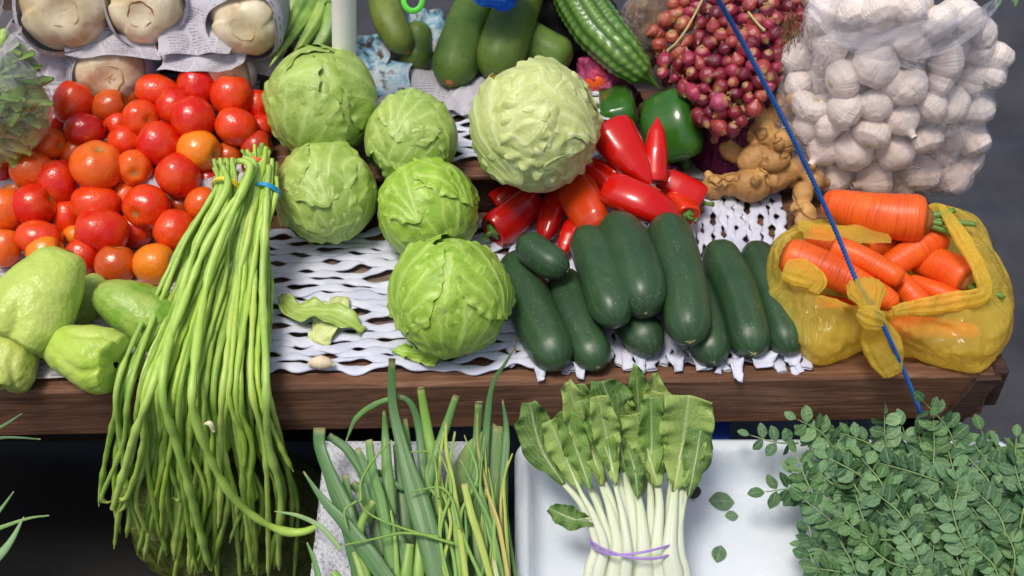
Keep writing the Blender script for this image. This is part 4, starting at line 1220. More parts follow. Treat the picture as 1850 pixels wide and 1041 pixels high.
gourd('upright green gourd pointing at the rear cabbages', [(872, -60, .22), (845, 40, .17), (812, 152, .125)], 88, lin(62, 94, 34), (.74, .8, .92, 1, .98))
gourd('wide green gourd touching the pale cabbage', [(965, -60, .23), (925, 40, .18), (890, 142, .13)], 94, lin(72, 96, 34), (.8, .86, .95, 1, .92))
gourd('short light green gourd between the wide gourd and bitter gourd', [(930, 50, .13), (975, 84, .135), (1032, 112, .12)], 72, lin(88, 118, 48), (.9, 1, 1, .95), tip=False)
# bitter gourd: rows of warts
Q = [P(1005, -70, .24), P(1065, 30, .19), P(1130, 105, .15), P(1200, 166, .10)]
V, F, at = tube(Q, [1.0], 150, 88, rnd=0.2)
C = np.repeat(cr(cr(Q, 400)[np.clip(((0.5 - 0.5 * np.cos(PI * np.linspace(0, 1, 150))) * 399).astype(int), 0, 399)], 150), 88, 0)
r = 46 * mpp(Q[2])
s_, a_ = at['s'][:-2], at['a'][:-2]
prof = np.interp(s_, [0, .2, .5, .8, .93, 1], [.8, 1, 1.02, .86, .6, .0]) * np.sqrt(np.clip(1 - np.clip((s_ - .9) / .1, 0, 1) ** 2 * 0.2, 0, 1))
row = np.cos(2 * PI * 11 * a_ + 0.5 * np.sin(9 * s_))
wart = 0.5 + 0.5 * np.sin(2 * PI * 17 * s_ + 2.1 * np.floor(11 * a_ + 0.5) + 3.0 * np.sin(13 * s_ + 9 * a_))
h = np.clip(0.5 + 0.5 * row, 0, 1) ** 0.6 * (0.55 + 0.45 * wart)
D = V[:-2] - C
D /= np.linalg.norm(D, axis=1)[:, None] + 1e-9
V[:-2] = C + D * (r * prof * (0.91 + 0.10 * h))[:, None]
at['h'] = np.append(h, [0, 0])
bt = thing('bitter_gourd', 'long light green warty bitter gourd pointing at the shallots', 'gourd', base_of((V,)), 'green gourds at the rear')
part('body', (V, F, at), MT['bitter'], bt)
part('stem', tube([Q[0], Q[0] + (Q[0] - Q[1]) * 0.25], [r * .2, r * .12], 6, 10), MT['stem_green'], bt)
# okra sheaf
OK = [((600, -50), (560, 20), (486, 122), 15), ((575, -50), (540, 20), (496, 104), 17), ((600, -20), (572, 40), (520, 118), 18), ((600, 10), (590, 60), (545, 120), 19), ((625, -20), (596, 40), (576, 110), 18), ((556, -50), (538, -10), (512, 62), 16)]
for i, (a, b, c, w) in enumerate(OK):
    q = [P(*a, .25 - .004 * i), P(*b, .225 - .004 * i), P(*c, .195 - .006 * i)]
    r = w * 0.8 * mpp(q[1])
    g1 = tube(q, [r * .75, r, r * .9, r * .55, r * .06], 30, 20, lobes=(5, 0.10, i), seed=i, wob=.02)
    rt = thing('okra_pod', ('okra pod reaching lowest, its tip nearest the tomatoes', 'okra pod second in the sheaf, just above the lowest tip', 'okra pod in the middle of the sheaf left of the post', 'okra pod with its tip behind the tall cabbage', 'okra pod lying closest to the white post', 'short okra pod on the newspaper side of the sheaf')[i], 'okra', base_of(g1), 'okra pods by the white post')
    part('pod', g1, MT['bean'], rt, color=lin(104, 142, 62))
    d = q[0] - q[1]; d /= np.linalg.norm(d)
    part('cap', tube([q[0] - d * r * .1, q[0] + d * r * .8], [r * .95, r * .8, r * .4], 6, 12), MT['stem_green'], rt)

# ------------------------------------------------------------------ yard-long beans
def zbean(py): return lerp(py, [255, 300, 350, 430, 520, 620, 690], [0.16, 0.15, 0.135, 0.10, 0.060, 0.036, 0.026])
def bean_path(pix, lay):
    out = []
    for px, py in pix:
        if py <= 690:
            out.append(P(px, py, zbean(py) + 0.9 * lay))
        else:
            out.append(PY(px, py, lerp(py, [690, 740, 900, 1100], [-0.012, -0.026, -0.036, -0.03]) - lay * 1.1))
    return out
GB = [lin(158, 190, 78), lin(134, 172, 60), lin(176, 200, 98), lin(104, 146, 48), lin(162, 194, 68), lin(144, 180, 82)]
bundles = {}
for key, lab, tie, mt in (('o', 'long bean bundle held by an orange rubber band', (462, 306), 'band_orange'), ('y', 'long bean bundle held by a yellow rubber band', (408, 340), 'band_yellow'), ('b', 'long bean bundle held by a blue rubber band', (480, 350), 'band_blue')):
    bundles[key] = dict(root=thing('long_bean_bundle', lab, 'beans', tuple(P(tie[0], 690, 0.01)), 'yard-long bean bundles hanging over the table edge'), tie=tie, mt=mt)
g = np.random.default_rng(5)
def bean(key, pix, lay, w, col=None, tip=0.2, n=70):
    B = bundles[key]
    path = bean_path(pix, lay)
    q = cr(path, n)
    sd = g.integers(1000)
    wig = sn(np.c_[np.linspace(0, 9, n), np.zeros(n), np.zeros(n)], sd, 0.9)
    q[:, 0] += 0.0026 * wig * sstep(0.15, 0.5, np.linspace(0, 1, n))
    q[:, 2] += 0.0016 * sn(np.c_[np.linspace(0, 9, n), np.zeros(n), np.zeros(n)], sd + 1, 0.8)
    r = w / 2 * 0.00078
    s = np.linspace(0, 1, n)
    rad = r * (1 + 0.20 * np.sin(s * 95 + sd) * np.sin(s * 17 + sd) + 0.13 * np.sin(s * 37 + sd))
    rad *= np.interp(s, [0, .02, .06, .9, .975, 1], [.75, .8, 1, 1, .75, tip])
    part('bean', tube(q, lambda x: np.interp(x, s, rad), n, 10), MT['bean'], B['root'], color=col or GB[int(g.integers(len(GB)))])
# fans: (bundle, top x, top y, tie x, then x at 430, 520, 690, 800, 900, end y)
def fan(key, n, t0, t1, x430, x520, x690, x800, x900, e0, e1, topy, lay0, lay1, w=(8.5, 12)):
    for i in range(n):
        u = (i + 0.5 + g.uniform(-.3, .3)) / n
        tx, ty = bundles[key]['tie']
        f = lambda r: r[0] + (r[1] - r[0]) * u
        lay = g.uniform(lay0, lay1)
        end = g.uniform(e0, e1)
        pix = [(f(t0) + g.uniform(-6, 6), topy + g.uniform(-16, 22)), (tx + (u - .5) * 34 + g.uniform(-3, 3), ty), (f(x430) + g.uniform(-7, 7), 430), (f(x520) + g.uniform(-13, 13), 520), (f(x690) + g.uniform(-14, 14), 690)]
        xe = f(x900) + g.uniform(-26, 26)
        pix.append((f(x800) + g.uniform(-16, 16), 800))
        if end > 880: pix.append((xe, 900))
        pix.append((xe + g.uniform(-30, 30), end))
        bean(key, pix, lay, g.uniform(*w))
fan('y', 24, (388, 428), None, (332, 420), (300, 392), (222, 340), (205, 345), (195, 345), 830, 1020, 302, 0.0, 0.018)
fan('o', 25, (440, 490), None, (392, 462), (360, 452), (300, 440), (285, 455), (270, 470), 840, 1075, 278, 0.006, 0.03)
fan('b', 21, (466, 500), None, (440, 488), (420, 485), (380, 485), (385, 502), (390, 525), 840, 1060, 300, 0.0, 0.02)
# single ones that stand out
bean('y', [(392, 292), (398, 340), (345, 430), (300, 520), (224, 690), (198, 800), (180, 915)], 0.004, 10, lin(128, 170, 66))
bean('o', [(430, 290), (452, 306), (400, 430), (372, 520), (345, 690), (352, 760), (400, 865), (450, 925), (510, 958), (560, 958), (608, 926)], 0.045, 15, lin(160, 198, 84))
bean('o', [(440, 285), (458, 306), (380, 430), (340, 520), (292, 640), (268, 720), (235, 820), (208, 918)], 0.036, 14, lin(168, 200, 96), tip=0.9)
bean('b', [(486, 300), (482, 350), (478, 430), (474, 520), (482, 690), (490, 800), (510, 900), (508, 1030)], 0.024, 14, lin(150, 186, 90))
bean('y', [(402, 300), (410, 340), (362, 430), (330, 520), (290, 690), (320, 800), (350, 900), (380, 1030)], 0.03, 15, lin(150, 190, 84))
for key, B in bundles.items():
    tx, ty = B['tie']
    c = P(tx, ty, zbean(ty) + 0.012); s_ = mpp(c)
    ax = (P(tx + 12, ty - 30, zbean(ty - 30)) - P(tx, ty, zbean(ty))); ax /= np.linalg.norm(ax)
    u = np.cross(ax, (0, 0, 1)); u /= np.linalg.norm(u); v = np.cross(u, ax)
    t = np.linspace(0, 2 * PI, 40)
    for k in range(2):
        pts = c + np.outer(np.cos(t), u) * 25 * s_ + np.outer(np.sin(t), v) * 24 * s_ + np.outer(np.sin(t + k) * 0.002 + k * 0.0035, ax)
        part('rubber_band', tube(pts, [0.0019], 48, 8, cap=False), MT[B['mt']], B['root'])
# dried blossom caught in the beans
q = PY(378, 770, -0.085)
solo('dried_blossom', tube([q + (-.006, 0, .004), q + (.002, 0, .005), q + (.005, -.002, -.008)], [.001, .004, .0035, .002], 10, 8), MT['garlic'], 'small pale dried blossom caught among the hanging beans', 'blossom', color=lin(226, 222, 180))

# ------------------------------------------------------------------ ginger
def ginger(lab, blobs):
    """overlapping knobs fused by a voxel remesh; blobs = (px, py, z, r px, stretch angle, stretch)"""
    gs = []
    V0, F0, T0, Q0 = ball(22, 16)
    for i, (px, py, z, r, an, st) in enumerate(blobs):
        c = P(px, py, z); k = r * mpp(c)
        d = imgdir(an)
        R = np.array(rotq(d).to_matrix())
        Vv = V0 * np.array((k, k, k * st))
        ringy = 1 + 0.045 * np.sin(14 * V0[:, 2] * st + i) * np.sin(T0)
        gs.append(((Vv * ringy[:, None]) @ R.T + c, F0, {}))
    rg = np.random.default_rng(len(blobs) + int(blobs[0][0]))
    for (px, py, z, r, an, st) in blobs:
        for k in range(4):
            c = P(px, py, z) + rg.normal(size=3) * r * mpp(P(px, py, z)) * 0.62
            gs.append((V0 * r * mpp(c) * rg.uniform(.25, .5) * np.array((1, 1, rg.uniform(.8, 1.4))) + c, F0, {}))
    g_ = join(gs)
    root = thing('ginger_root', lab, 'ginger', base_of(g_), 'ginger roots')
    o = part('rhizome', (g_[0], g_[1]), MT['ginger'], root)
    m = o.modifiers.new('fuse', 'REMESH'); m.mode = 'VOXEL'; m.voxel_size = 0.0024; m.use_smooth_shade = True
    m2 = o.modifiers.new('smooth', 'SMOOTH'); m2.iterations = 3; m2.factor = 0.5
    # cut ends
    for (px, py, z, r, an, st) in blobs[-2:]:
        c = P(px, py, z); d = imgdir(an); k = r * mpp(c)
        part('bud', tube([c + d * k * st * 0.7, c + d * k * st * 1.08], [k * .42, k * .34, k * .1], 6, 12), MT['scar_tan'], root)
ginger('upright knobbly ginger root against the garlic bag', [(1412, 150, .16, 15, 90, 1.6), (1415, 190, .14, 27, 60, 1.1), (1380, 215, .12, 20, 20, 1.2), (1376, 243, .10, 29, 80, 1.1), (1412, 258, .10, 25, 40, 1.1),
       (1395, 180, .13, 12, 120, 1.4), (1440, 178, .14, 13, 40, 1.3), (1350, 222, .11, 11, 150, 1.2), (1428, 228, .11, 13, 10, 1.4)])
ginger('ginger root with a long thin arm towards the shallots', [(1365, 286, .075, 27, 20, 1.3), (1325, 275, .07, 19, 150, 1.5), (1300, 256, .07, 12, 150, 1.6), (1340, 250, .075, 10, 100, 1.4), (1400, 290, .08, 22, 10, 1.3), (1292, 247, .07, 7, 150, 1.4), (1338, 240, .078, 9, 110, 1.3)])
ginger('fat ginger root with stubby pale fingers on the net', [(1290, 338, .03, 22, 30, 1.2), (1322, 333, .034, 22, 10, 1.3), (1358, 333, .042, 33, 10, 1.15), (1400, 322, .045, 26, 20, 1.4), (1420, 310, .05, 28, 40, 1.2), (1448, 294, .055, 17, 20, 1.5), (1470, 326, .05, 21, 80, 1.2),
       (1378, 316, .066, 8, 40, 1.3), (1295, 330, .046, 10, -100, 1.2), (1318, 326, .05, 9, -60, 1.2), (1366, 326, .068, 9, 30, 1.3)])
ginger('small pale ginger piece standing beside the top carrot', [(1450, 352, .05, 19, 80, 1.3), (1456, 388, .035, 20, 100, 1.2), (1462, 402, .03, 14, 60, 1.2), (1440, 375, .04, 12, 30, 1.2), (1446, 402, .03, 10, -60, 1.3)])

# ------------------------------------------------------------------ shallots
def bulb_mesh(name, mat, prof, lobes, seed, n=26, seg=28, la=0.0):
    xs, ys, zs = zip(*prof)                            # t, radius, height
    t = np.linspace(0, 1, n)
    R = np.interp(t, xs, ys); Z = np.interp(t, xs, zs)
    a = np.linspace(0, 2 * PI, seg, endpoint=False)
    A = np.repeat(a[None], n, 0)
    ll = la * np.interp(t, [0, .15, .5, .8, 1], [0.3, .9, 1, .5, 0])[:, None] * (np.abs(np.cos(lobes * 0.5 * A + seed)) ** 0.7 - 0.5)
    rr = R[:, None] * (1 + ll)
    V = np.stack([rr * np.cos(A), rr * np.sin(A), np.repeat(Z[:, None], seg, 1)], -1).reshape(-1, 3)
    V = V * (1 + 0.03 * sn(V, seed, 1.8))[:, None]
    return mesh(name, V, gfaces(n, seg, False, True)[:, ::-1], mat, {'s': np.repeat(t, seg), 'a': np.tile(a / (2 * PI), n)})
SP = [(0, .01, -1.0), (.05, .22, -.98), (.2, .72, -.72), (.4, 1.0, -.15), (.55, .98, .2), (.72, .66, .75), (.84, .3, 1.15), (.93, .16, 1.45), (1, .05, 1.7)]
SP2 = [(0, .01, -.92), (.05, .25, -.9), (.2, .75, -.66), (.42, 1.0, -.1), (.6, .92, .35), (.76, .55, .8), (.88, .25, 1.1), (1, .06, 1.3)]
SHA = [bulb_mesh('shallot', MT['shallot'], SP, 3, 1, la=.06), bulb_mesh('shallot', MT['shallot'], SP2, 4, 2, la=.05), bulb_mesh('shallot', MT['shallot'], SP2, 2, 5, la=.08)]
tf = join([tube([(0, 0, 0), (.12 * math.cos(k * 1.26), .12 * math.sin(k * 1.26), -.1), (.22 * math.cos(k * 1.26 + .3), .22 * math.sin(k * 1.26 + .3), -.16)], [.05, .04, .01], 4, 6) for k in range(5)])
TUFT = mesh('root_tuft', tf[0], tf[1], MT['scar_tan'])
SHC, SHR = (P(1320, 110, 0.06)[0], 0.62, 0.02), (0.165, 0.24, 0.235)
poly = [(1178, 60), (1210, 25), (1225, -30), (1470, -30), (1455, 40), (1425, 95), (1405, 140), (1385, 175), (1362, 205), (1325, 240), (1290, 238), (1262, 215), (1255, 185), (1235, 160), (1205, 150), (1188, 110)]
def inside(x, y, pl):
    c = False
    for i in range(len(pl)):
        (x0, y0), (x1, y1) = pl[i - 1], pl[i]
        if (y0 > y) != (y1 > y) and x < (x1 - x0) * (y - y0) / (y1 - y0) + x0: c = not c
    return c
g = np.random.default_rng(17)
def blue_n(poly, d, n, tries=9000):
    xs = [p[0] for p in poly]; ys = [p[1] for p in poly]
    out = []
    for _ in range(tries):
        x, y = g.uniform(min(xs), max(xs)), g.uniform(min(ys), max(ys))
        if inside(x, y, poly) and all((x - a) ** 2 + (y - b) ** 2 > d * d for a, b in out):
            out.append((x, y))
            if len(out) >= n: break
    return out
SCOL = [lin(134, 26, 52), lin(96, 14, 36), lin(158, 46, 74), lin(118, 22, 34), lin(156, 62, 58)]
top = blue_n(poly, 19, 220)
for lay, pts in ((0.0, top), (0.022, blue_n(poly, 24, 120))):
    for x, y in pts:
        c = PE(x, y, SHC, (SHR[0] - lay, SHR[1] - lay, SHR[2] - lay))
        if c[2] < 0.018: c = P(x, y, 0.018 if lay == 0 else 0.014)
        copper = x < 1245 and y < 110
        k = g.uniform(11.0, 16.5) * mpp(c)
        o = ob('shallot', SHA[int(g.integers(3))], None, c, rotq(imgdir(g.uniform(0, 360), g.uniform(-1.6, 1.0)), g.uniform(0, 6)), k * np.array((1, g.uniform(.82, 1.0), g.uniform(.9, 1.2))), lin(172, 84, 62) if copper else SCOL[int(g.integers(5))])
        tag(o, 'coppery red shallot on the bitter gourd side of the heap' if copper else ('purple shallot at the garlic side of the heap, right of the rope' if x > 1295 + y * .52 else 'purple shallot low in the heap above the green pepper' if y > 150 else 'purple shallot high in the heap, left of the rope' if y < 70 else 'purple shallot in the middle of the heap, left of the rope'), 'shallot', 'coppery shallots in the heap' if copper else 'purple shallots in the heap')
        ob('root_tuft', TUFT, o, (0, 0, -0.95), None, 1.3)
c = PE(1297, 187, SHC, SHR); c = c + np.array((0, -0.012, 0.01))
o = ob('shallot', SHA[1], None, c, rotq(imgdir(200, -.9)), 18 * mpp(c), lin(176, 70, 104)); tag(o, 'shiny round shallot standing out low in the heap by the green pepper', 'shallot', 'purple shallots in the heap'); ob('root_tuft', TUFT, o, (0, 0, -0.95), None, 1.3)
# dry stalks lying on the shallots
for k, (lab, px) in enumerate((('long dry shallot stalk lying across the heap', [(1274, -10), (1245, 45), (1222, 78), (1206, 92)]), ('short dry stalk on the upper shallots', [(1352, 22), (1368, 42), (1382, 56)]))):
    pts = [PE(x, y, SHC, tuple(r_ + 0.017 for r_ in SHR)) for x, y in px]
    solo('dry_stalk', tube(pts, [.0022, .0018, .0028], 20, 6), MT['scar_tan'], lab, 'stalk')
# hidden core of the shallot heap and a string bag edge
V, F, T, Q = ball(40, 24)
V = V * (np.array(SHR) - 0.05) + np.array(SHC); V[:, 2] = np.maximum(V[:, 2], 0.004)
solo('net_sack', (V, F), MT['purple'], 'dark purple net sack under the shallots', 'sack')
gs = []
for k in range(90):
    b = PY(1432 + g.uniform(-14, 14), 45 + g.uniform(-25, 40), 0.50 + g.uniform(-.02, .02))
    e = b + np.array((g.uniform(-.012, .008), g.uniform(-.01, .01), g.uniform(-.045, -.005)))
    gs.append(tube([b, (b + e) / 2 + g.normal(size=3) * .006, e], [.0007, .0004], 5, 4))
solo('dry_root_clump', join(gs), MT['brown'], 'tangled brown dry roots between shallots and garlic bag', 'roots', kind='stuff')

# ------------------------------------------------------------------ garlic in a clear bag
GP = [(0, .01, -.78), (.04, .2, -.80), (.12, .5, -.76), (.3, .93, -.45), (.48, 1.0, -.05), (.63, .86, .32), (.76, .55, .62), (.86, .27, .82), (.94, .19, 1.02), (1, .15, 1.25)]
GP2 = GP[:7] + [(.86, .33, .74), (.95, .26, .8), (1, .01, .8)]
GAR = [bulb_mesh('garlic', MT['garlic'], GP, 7, 1, 34, 56, .07), bulb_mesh('garlic', MT['garlic'], GP2, 8, 3, 34, 56, .08), bulb_mesh('garlic', MT['garlic'], GP2, 6, 8, 34, 56, .07)]
disc = ball(14, 6)
RPL = mesh('root_plate', disc[0] * np.array((.24, .24, .07)), disc[1], MT['scar_tan'])
GC, GR = (P(1618, 180, .20)[0], 0.485, 0.145), (0.172, 0.125, 0.23)
GARL = [(1500,78,38),(1584,116,42),(1650,78,36),(1708,108,37),(1770,90,30),(1790,134,28),(1446,104,30),(1526,142,35),(1643,158,37),(1581,192,32),(1526,194,36),(1632,218,31),(1684,190,31),(1724,190,33),(1766,196,30),
 (1497,228,28),(1458,232,26),(1577,238,34),(1672,252,30),(1719,252,32),(1760,258,28),(1486,272,31),(1540,275,37),(1614,278,35),(1662,312,38),(1722,318,34),(1508,320,29),(1577,326,35),(1628,338,28),(1440,150,26),(1455,190,28),
 (1588,20,38),(1640,14,36),(1540,24,34),(1698,40,34),(1748,40,30),(1484,32,32),(1612,148,26),(1700,146,28),(1752,150,28),(1700,284,26),(1474,200,24),(1690,345,24),(1550,352,20)]
gcs = []
GPOLY = [(1440, 60), (1480, 10), (1760, 10), (1800, 80), (1795, 160), (1770, 240), (1740, 320), (1690, 345), (1560, 350), (1490, 330), (1455, 250), (1435, 150)]
NF = len(GARL)
GARL = GARL + [(x, y, 33) for x, y in blue_n(GPOLY, 44, 60)]
for i, (px, py, r) in enumerate(GARL):
    lift = 0.0
    c = PE(px, py, GC, tuple(q - (0.034 if i < NF else 0.072) for q in GR))
    if py < 60: c = PE(px, py, (GC[0], GC[1], GC[2] + 0.05), tuple(q - (0.03 if i < NF else 0.072) for q in GR))
    k = r * mpp(c) * 0.98
    c[2] = max(c[2], k * 0.8 + 0.004)
    if i < NF: gcs.append((c, k * 1.02))
    if i == 1: q = rotq(imgdir(70, 1.9), 0.4)
    elif i == 22: q = rotq(imgdir(-120, 1.4), 0.4)
    else: q = rotq(imgdir(g.uniform(0, 360), g.uniform(-0.6, 1.0)), g.uniform(0, 6))
    pk = lerp(py, [200, 330], [0, 1])
    tint = lin(230 - 4 * pk, 220 - 16 * pk, 214 - 20 * pk)
    o = ob('garlic_bulb', GAR[1 if i in (1, 22) else int(g.integers(3))], None, c, q, k * 1.06, tint)
    lab = {1: 'white garlic bulb with round cut neck facing out, upper middle of bag', 22: 'garlic bulb with tan cut neck facing down, lower left of bag', 24: 'pinkish garlic bulb at the bottom of the bag above the carrot'}.get(i, 'loose garlic bulb at the open top of the clear bag' if py < 60 else 'white garlic bulb inside the clear plastic bag')
    tag(o, lab, 'garlic', 'garlic bulbs at the bag opening' if py < 60 else 'garlic bulbs in the clear bag')
    ob('root_plate', RPL, o, (0, 0, -0.8))
# the core bulbs nobody sees stay out; film wrapped over the outer bulbs
V, F, T, Q = ball(170, 110)
D = V * np.array(GR); D /= np.linalg.norm(D, axis=1)[:, None]
base = 1 / np.linalg.norm(D / (np.array(GR) * 0.97), axis=1)
rad = base.copy()
for c, k in gcs:
    w = c - np.array(GC); b = D @ w; q = b * b - (w @ w - (k * 1.08) ** 2)
    rad = np.maximum(rad, np.where((q > 0) & (b > 0), b + np.sqrt(np.maximum(q, 0)), 0))
Rg = rad.reshape(110, 170)
for _ in range(5):
    Rg = np.maximum(Rg, 0.25 * (np.roll(Rg, 1, 1) + np.roll(Rg, -1, 1) + np.vstack([Rg[:1], Rg[:-1]]) + np.vstack([Rg[1:], Rg[-1:]])))
for _ in range(2):
    Rg = 0.5 * Rg + 0.125 * (np.roll(Rg, 1, 1) + np.roll(Rg, -1, 1) + np.vstack([Rg[:1], Rg[:-1]]) + np.vstack([Rg[1:], Rg[-1:]]))
wr = np.abs(np.sin(9 * Q + 5 * np.cos(T * 2.2) + 2.5 * sn(V, 5, 2.2))) ** 0.35
rad = Rg.ravel() + 0.004 * (1 - wr) + 0.0018 * sn(V, 9, 16)
Bv = np.array(GC) + D * rad[:, None]
# the mouth: open and drawn up
keep_top = T < 0.62
lift = np.clip((0.95 - T) / 0.5, 0, 1)
Bv[:, 2] = np.maximum(Bv[:, 2], 0.003)
Fk = F[~(keep_top[F].any(1))]
gb = thing('plastic_bag', 'clear plastic bag bulging with garlic bulbs at the table corner', 'bag', (GC[0], GC[1], 0.003))
part('film', (Bv, Fk, {'s': T / PI, 'a': Q / (2 * PI)}), MT['clear'], gb)
# gathered rim folded over the front of the mouth
n, m = 90, 20
u = np.linspace(0, 1, n); w = np.linspace(0, 1, m)
U, Wv = np.meshgrid(u, w, indexing='ij')
G_ = np.zeros((n, m, 3))
for i in range(n):
    for j in range(m):
        px = 1440 + 365 * u[i]
        top = 55 - 70 * abs(2 * u[i] - 1) ** 1.5 + 10 * math.sin(9 * u[i])
        py = top + (8 + 62 * math.sin(PI * u[i]) ** 0.6) * w[j]
        pz = PE(px, py, GC, tuple(q + 0.012 + 0.010 * math.sin(6 * w[j] + 9 * u[i]) for q in GR))
        G_[i, j] = pz
fl = np.abs(np.sin(24 * U + 9 * Wv)) ** 0.5
G_ += (-FWD)[None, None] * (0.008 * fl + 0.006)[..., None]
part('folded_rim', (G_.reshape(-1, 3), gfaces(n, m), {'s': U.ravel(), 'a': Wv.ravel()}), MT['milky'], gb)

# ------------------------------------------------------------------ carrots and their yellow bag
def carrot(lab, pts, w0, w1, crown=True, shrug=0.0, root_scar=False):
    Q = [P(*p) for p in pts]
    r0, r1 = w0 / 2 * mpp(Q[0]), w1 / 2 * mpp(Q[-1])
    def rf(s):
        return (r0 + (r1 - r0) * s ** 1.1) * np.interp(s, [0, .015, .05, .12, .88, .96, 1], [.30, .62, .88, 1, 1, .8, .05])
    g1 = tube(Q, rf, 60, 30, wob=0.035, seed=int(pts[0][0]))
    rt = thing('carrot', lab, 'carrot', base_of(g1), 'carrots in the yellow bag')
    part('root', g1, MT['carrot'], rt)
    if crown:
        d = Q[0] - Q[1]; d /= np.linalg.norm(d)
        cw = part('crown', tube([Q[0] - d * r0 * .05, Q[0] + d * r0 * 0.12, Q[0] + d * r0 * .22], [r0 * .52, r0 * .42, r0 * .2], 6, 14, lobes=(7, .1, 0)), MT['napa_cut_dark'], rt)
        for k in range(4):
            t = k * 1.6
            e = np.array((0.3 * math.cos(t), 0.2 * math.sin(t), 0.25 * math.sin(t))) * r0
            part('leaf_stub', tube([Q[0] + e * .5, Q[0] + d * r0 * .6 + e, Q[0] + d * r0 * (1.0 + .3 * (k == 0)) + e * 1.6], [r0 * .16, r0 * .14, r0 * .1], 8, 8), MT['stem_green'], rt, under=cw)
    return rt
carrot('biggest carrot lying across the top with green stubs', [(1676, 398, .135), (1590, 388, .13), (1484, 364, .115)], 94, 50)
carrot('carrot slanting from the bag rim down to the knot', [(1412, 458, .105), (1500, 490, .10), (1625, 552, .08)], 74, 40, False)
carrot('slender carrot lying beside the rope', [(1500, 445, .115), (1560, 468, .112), (1632, 508, .10)], 46, 40, False)
carrot('short thick carrot below the biggest one, pointing down left', [(1700, 425, .10), (1655, 452, .095), (1600, 486, .08)], 58, 48, False)
carrot('stout carrot with green crown against the bag side', [(1752, 512, .085), (1715, 490, .082), (1650, 462, .07)], 80, 56)
carrot('thin carrot low in the bag on the right of the knot', [(1735, 548, .065), (1690, 526, .07), (1640, 506, .06)], 46, 26, False)
carrot('carrot half under the slender one near the knot', [(1672, 560, .06), (1640, 525, .075), (1600, 490, .07)], 46, 42, False)
carrot('carrot tip peeping out low, left of the knot', [(1470, 545, .05), (1515, 548, .052), (1550, 552, .045)], 30, 18, False)
carrot('shaded carrot behind, under the biggest one', [(1560, 448, .08), (1600, 444, .08), (1650, 438, .075)], 46, 40, False)
carrot('carrot under the folded yellow film by the rope', [(1458, 430, .10), (1490, 440, .10), (1545, 462, .09)], 50, 40, False)
carrot('pale greenish carrot seen through the yellow film in front', [(1600, 590, .035), (1680, 592, .04), (1770, 600, .035)], 44, 30, False)
# bag: rim loop, belly loop, foot loop (px, py, z)
LOOP = [ # rim              belly               foot
 ((1424, 424, .105), (1398, 440, .07), (1420, 470, .02)),
 ((1400, 455, .10), (1386, 490, .06), (1415, 530, .01)),
 ((1420, 482, .105), (1392, 540, .055), (1440, 590, .006)),
 ((1452, 512, .10), (1424, 590, .05), (1462, 640, .006)),
 ((1470, 530, .095), (1465, 625, .045), (1488, 656, .006)),
 ((1505, 540, .095), (1515, 625, .045), (1515, 652, .006)),
 ((1545, 552, .10), (1565, 595, .06), (1560, 632, .008)),
 ((1572, 556, .105), (1590, 580, .075), (1588, 622, .010)),
 ((1605, 562, .10), (1625, 600, .06), (1630, 640, .008)),
 ((1660, 560, .092), (1680, 620, .05), (1690, 658, .006)),
 ((1720, 552, .088), (1745, 635, .05), (1752, 672, .006)),
 ((1768, 540, .09), (1796, 605, .06), (1790, 648, .006)),
 ((1782, 520, .10), (1822, 560, .07), (1812, 600, .01)),
 ((1772, 485, .115), (1818, 500, .08), (1815, 540, .01)),
 ((1740, 430, .13), (1790, 440, .09), (1790, 480, .01)),
 ((1704, 372, .145), (1760, 392, .10), (1740, 440, .01)),
 ((1672, 372, .13), (1700, 380, .09), (1690, 430, .01)),
 ((1610, 400, .115), (1620, 392, .08), (1600, 440, .01)),
 ((1540, 412, .115), (1530, 400, .07), (1540, 450, .01)),
 ((1470, 408, .112), (1455, 402, .07), (1470, 455, .01)),
]
n = 220
def closed(pts, n):
    L = len(pts)
    c = np.array(pts)
    i = np.arange(n) / n * L
    k = i.astype(int); u = (i - k)[:, None]
    a, b, d, e = c[(k - 1) % L], c[k % L], c[(k + 1) % L], c[(k + 2) % L]
    return 0.5 * (2 * b + (d - a) * u + (2 * a - 5 * b + 4 * d - e) * u ** 2 + (3 * b - a - 3 * d + e) * u ** 3)
rim = closed([P(*q[0]) for q in LOOP], n); bel = closed([P(*q[1]) for q in LOOP], n); ft = closed([P(*q[2]) for q in LOOP], n)
mid = ft.mean(0)
rows = []
rin = rim + (mid - rim) * np.array((.06, .06, 0)) - np.array((0, 0, .014))
seqs = [rin, rim, (rim * .6 + bel * .4), bel, (bel * .5 + ft * .5) + (bel - mid) * np.array((.04, .04, 0)), ft, mid + (ft - mid) * .5, mid + (ft - mid) * .05]
S = np.array(seqs)                                      # (8, n, 3)
m = 56
tt = np.linspace(0, 7, m)
Gd = np.array([cr(S[:, i], 140)[(np.linspace(0, 1, m) * 139).astype(int)] for i in range(n)])
U = np.repeat(np.linspace(0, 1, n, endpoint=False)[:, None], m, 1); Wv = np.repeat(np.linspace(0, 1, m)[None], n, 0)
ukn = 7.3 / 20                                          # where the knot gathers the film
dk = np.minimum(np.abs(U - ukn), 1 - np.abs(U - ukn))
pl = np.sin(2 * PI * (46 * U + 3 * np.sin(5 * Wv + 9 * U))) * (0.3 + 0.9 * np.exp(-(dk / .14) ** 2))
pl2 = np.abs(sn(np.stack([U * 9, Wv * 5, 0 * U], -1).reshape(-1, 3), 4, 2.2).reshape(U.shape))
outw = Gd - mid; outw[..., 2] *= 0.35
outw /= np.linalg.norm(outw, axis=-1)[..., None] + 1e-9
amp = np.interp(Wv[0], [0, .12, .3, .6, .8, 1], [.6, .8, 1, .8, .3, 0])[None]
Gd = Gd + outw * ((0.0010 * pl - 0.004 * (pl2 - .4)) * amp)[..., None]
kn = P(1575, 572, .115)
rel = Gd - kn
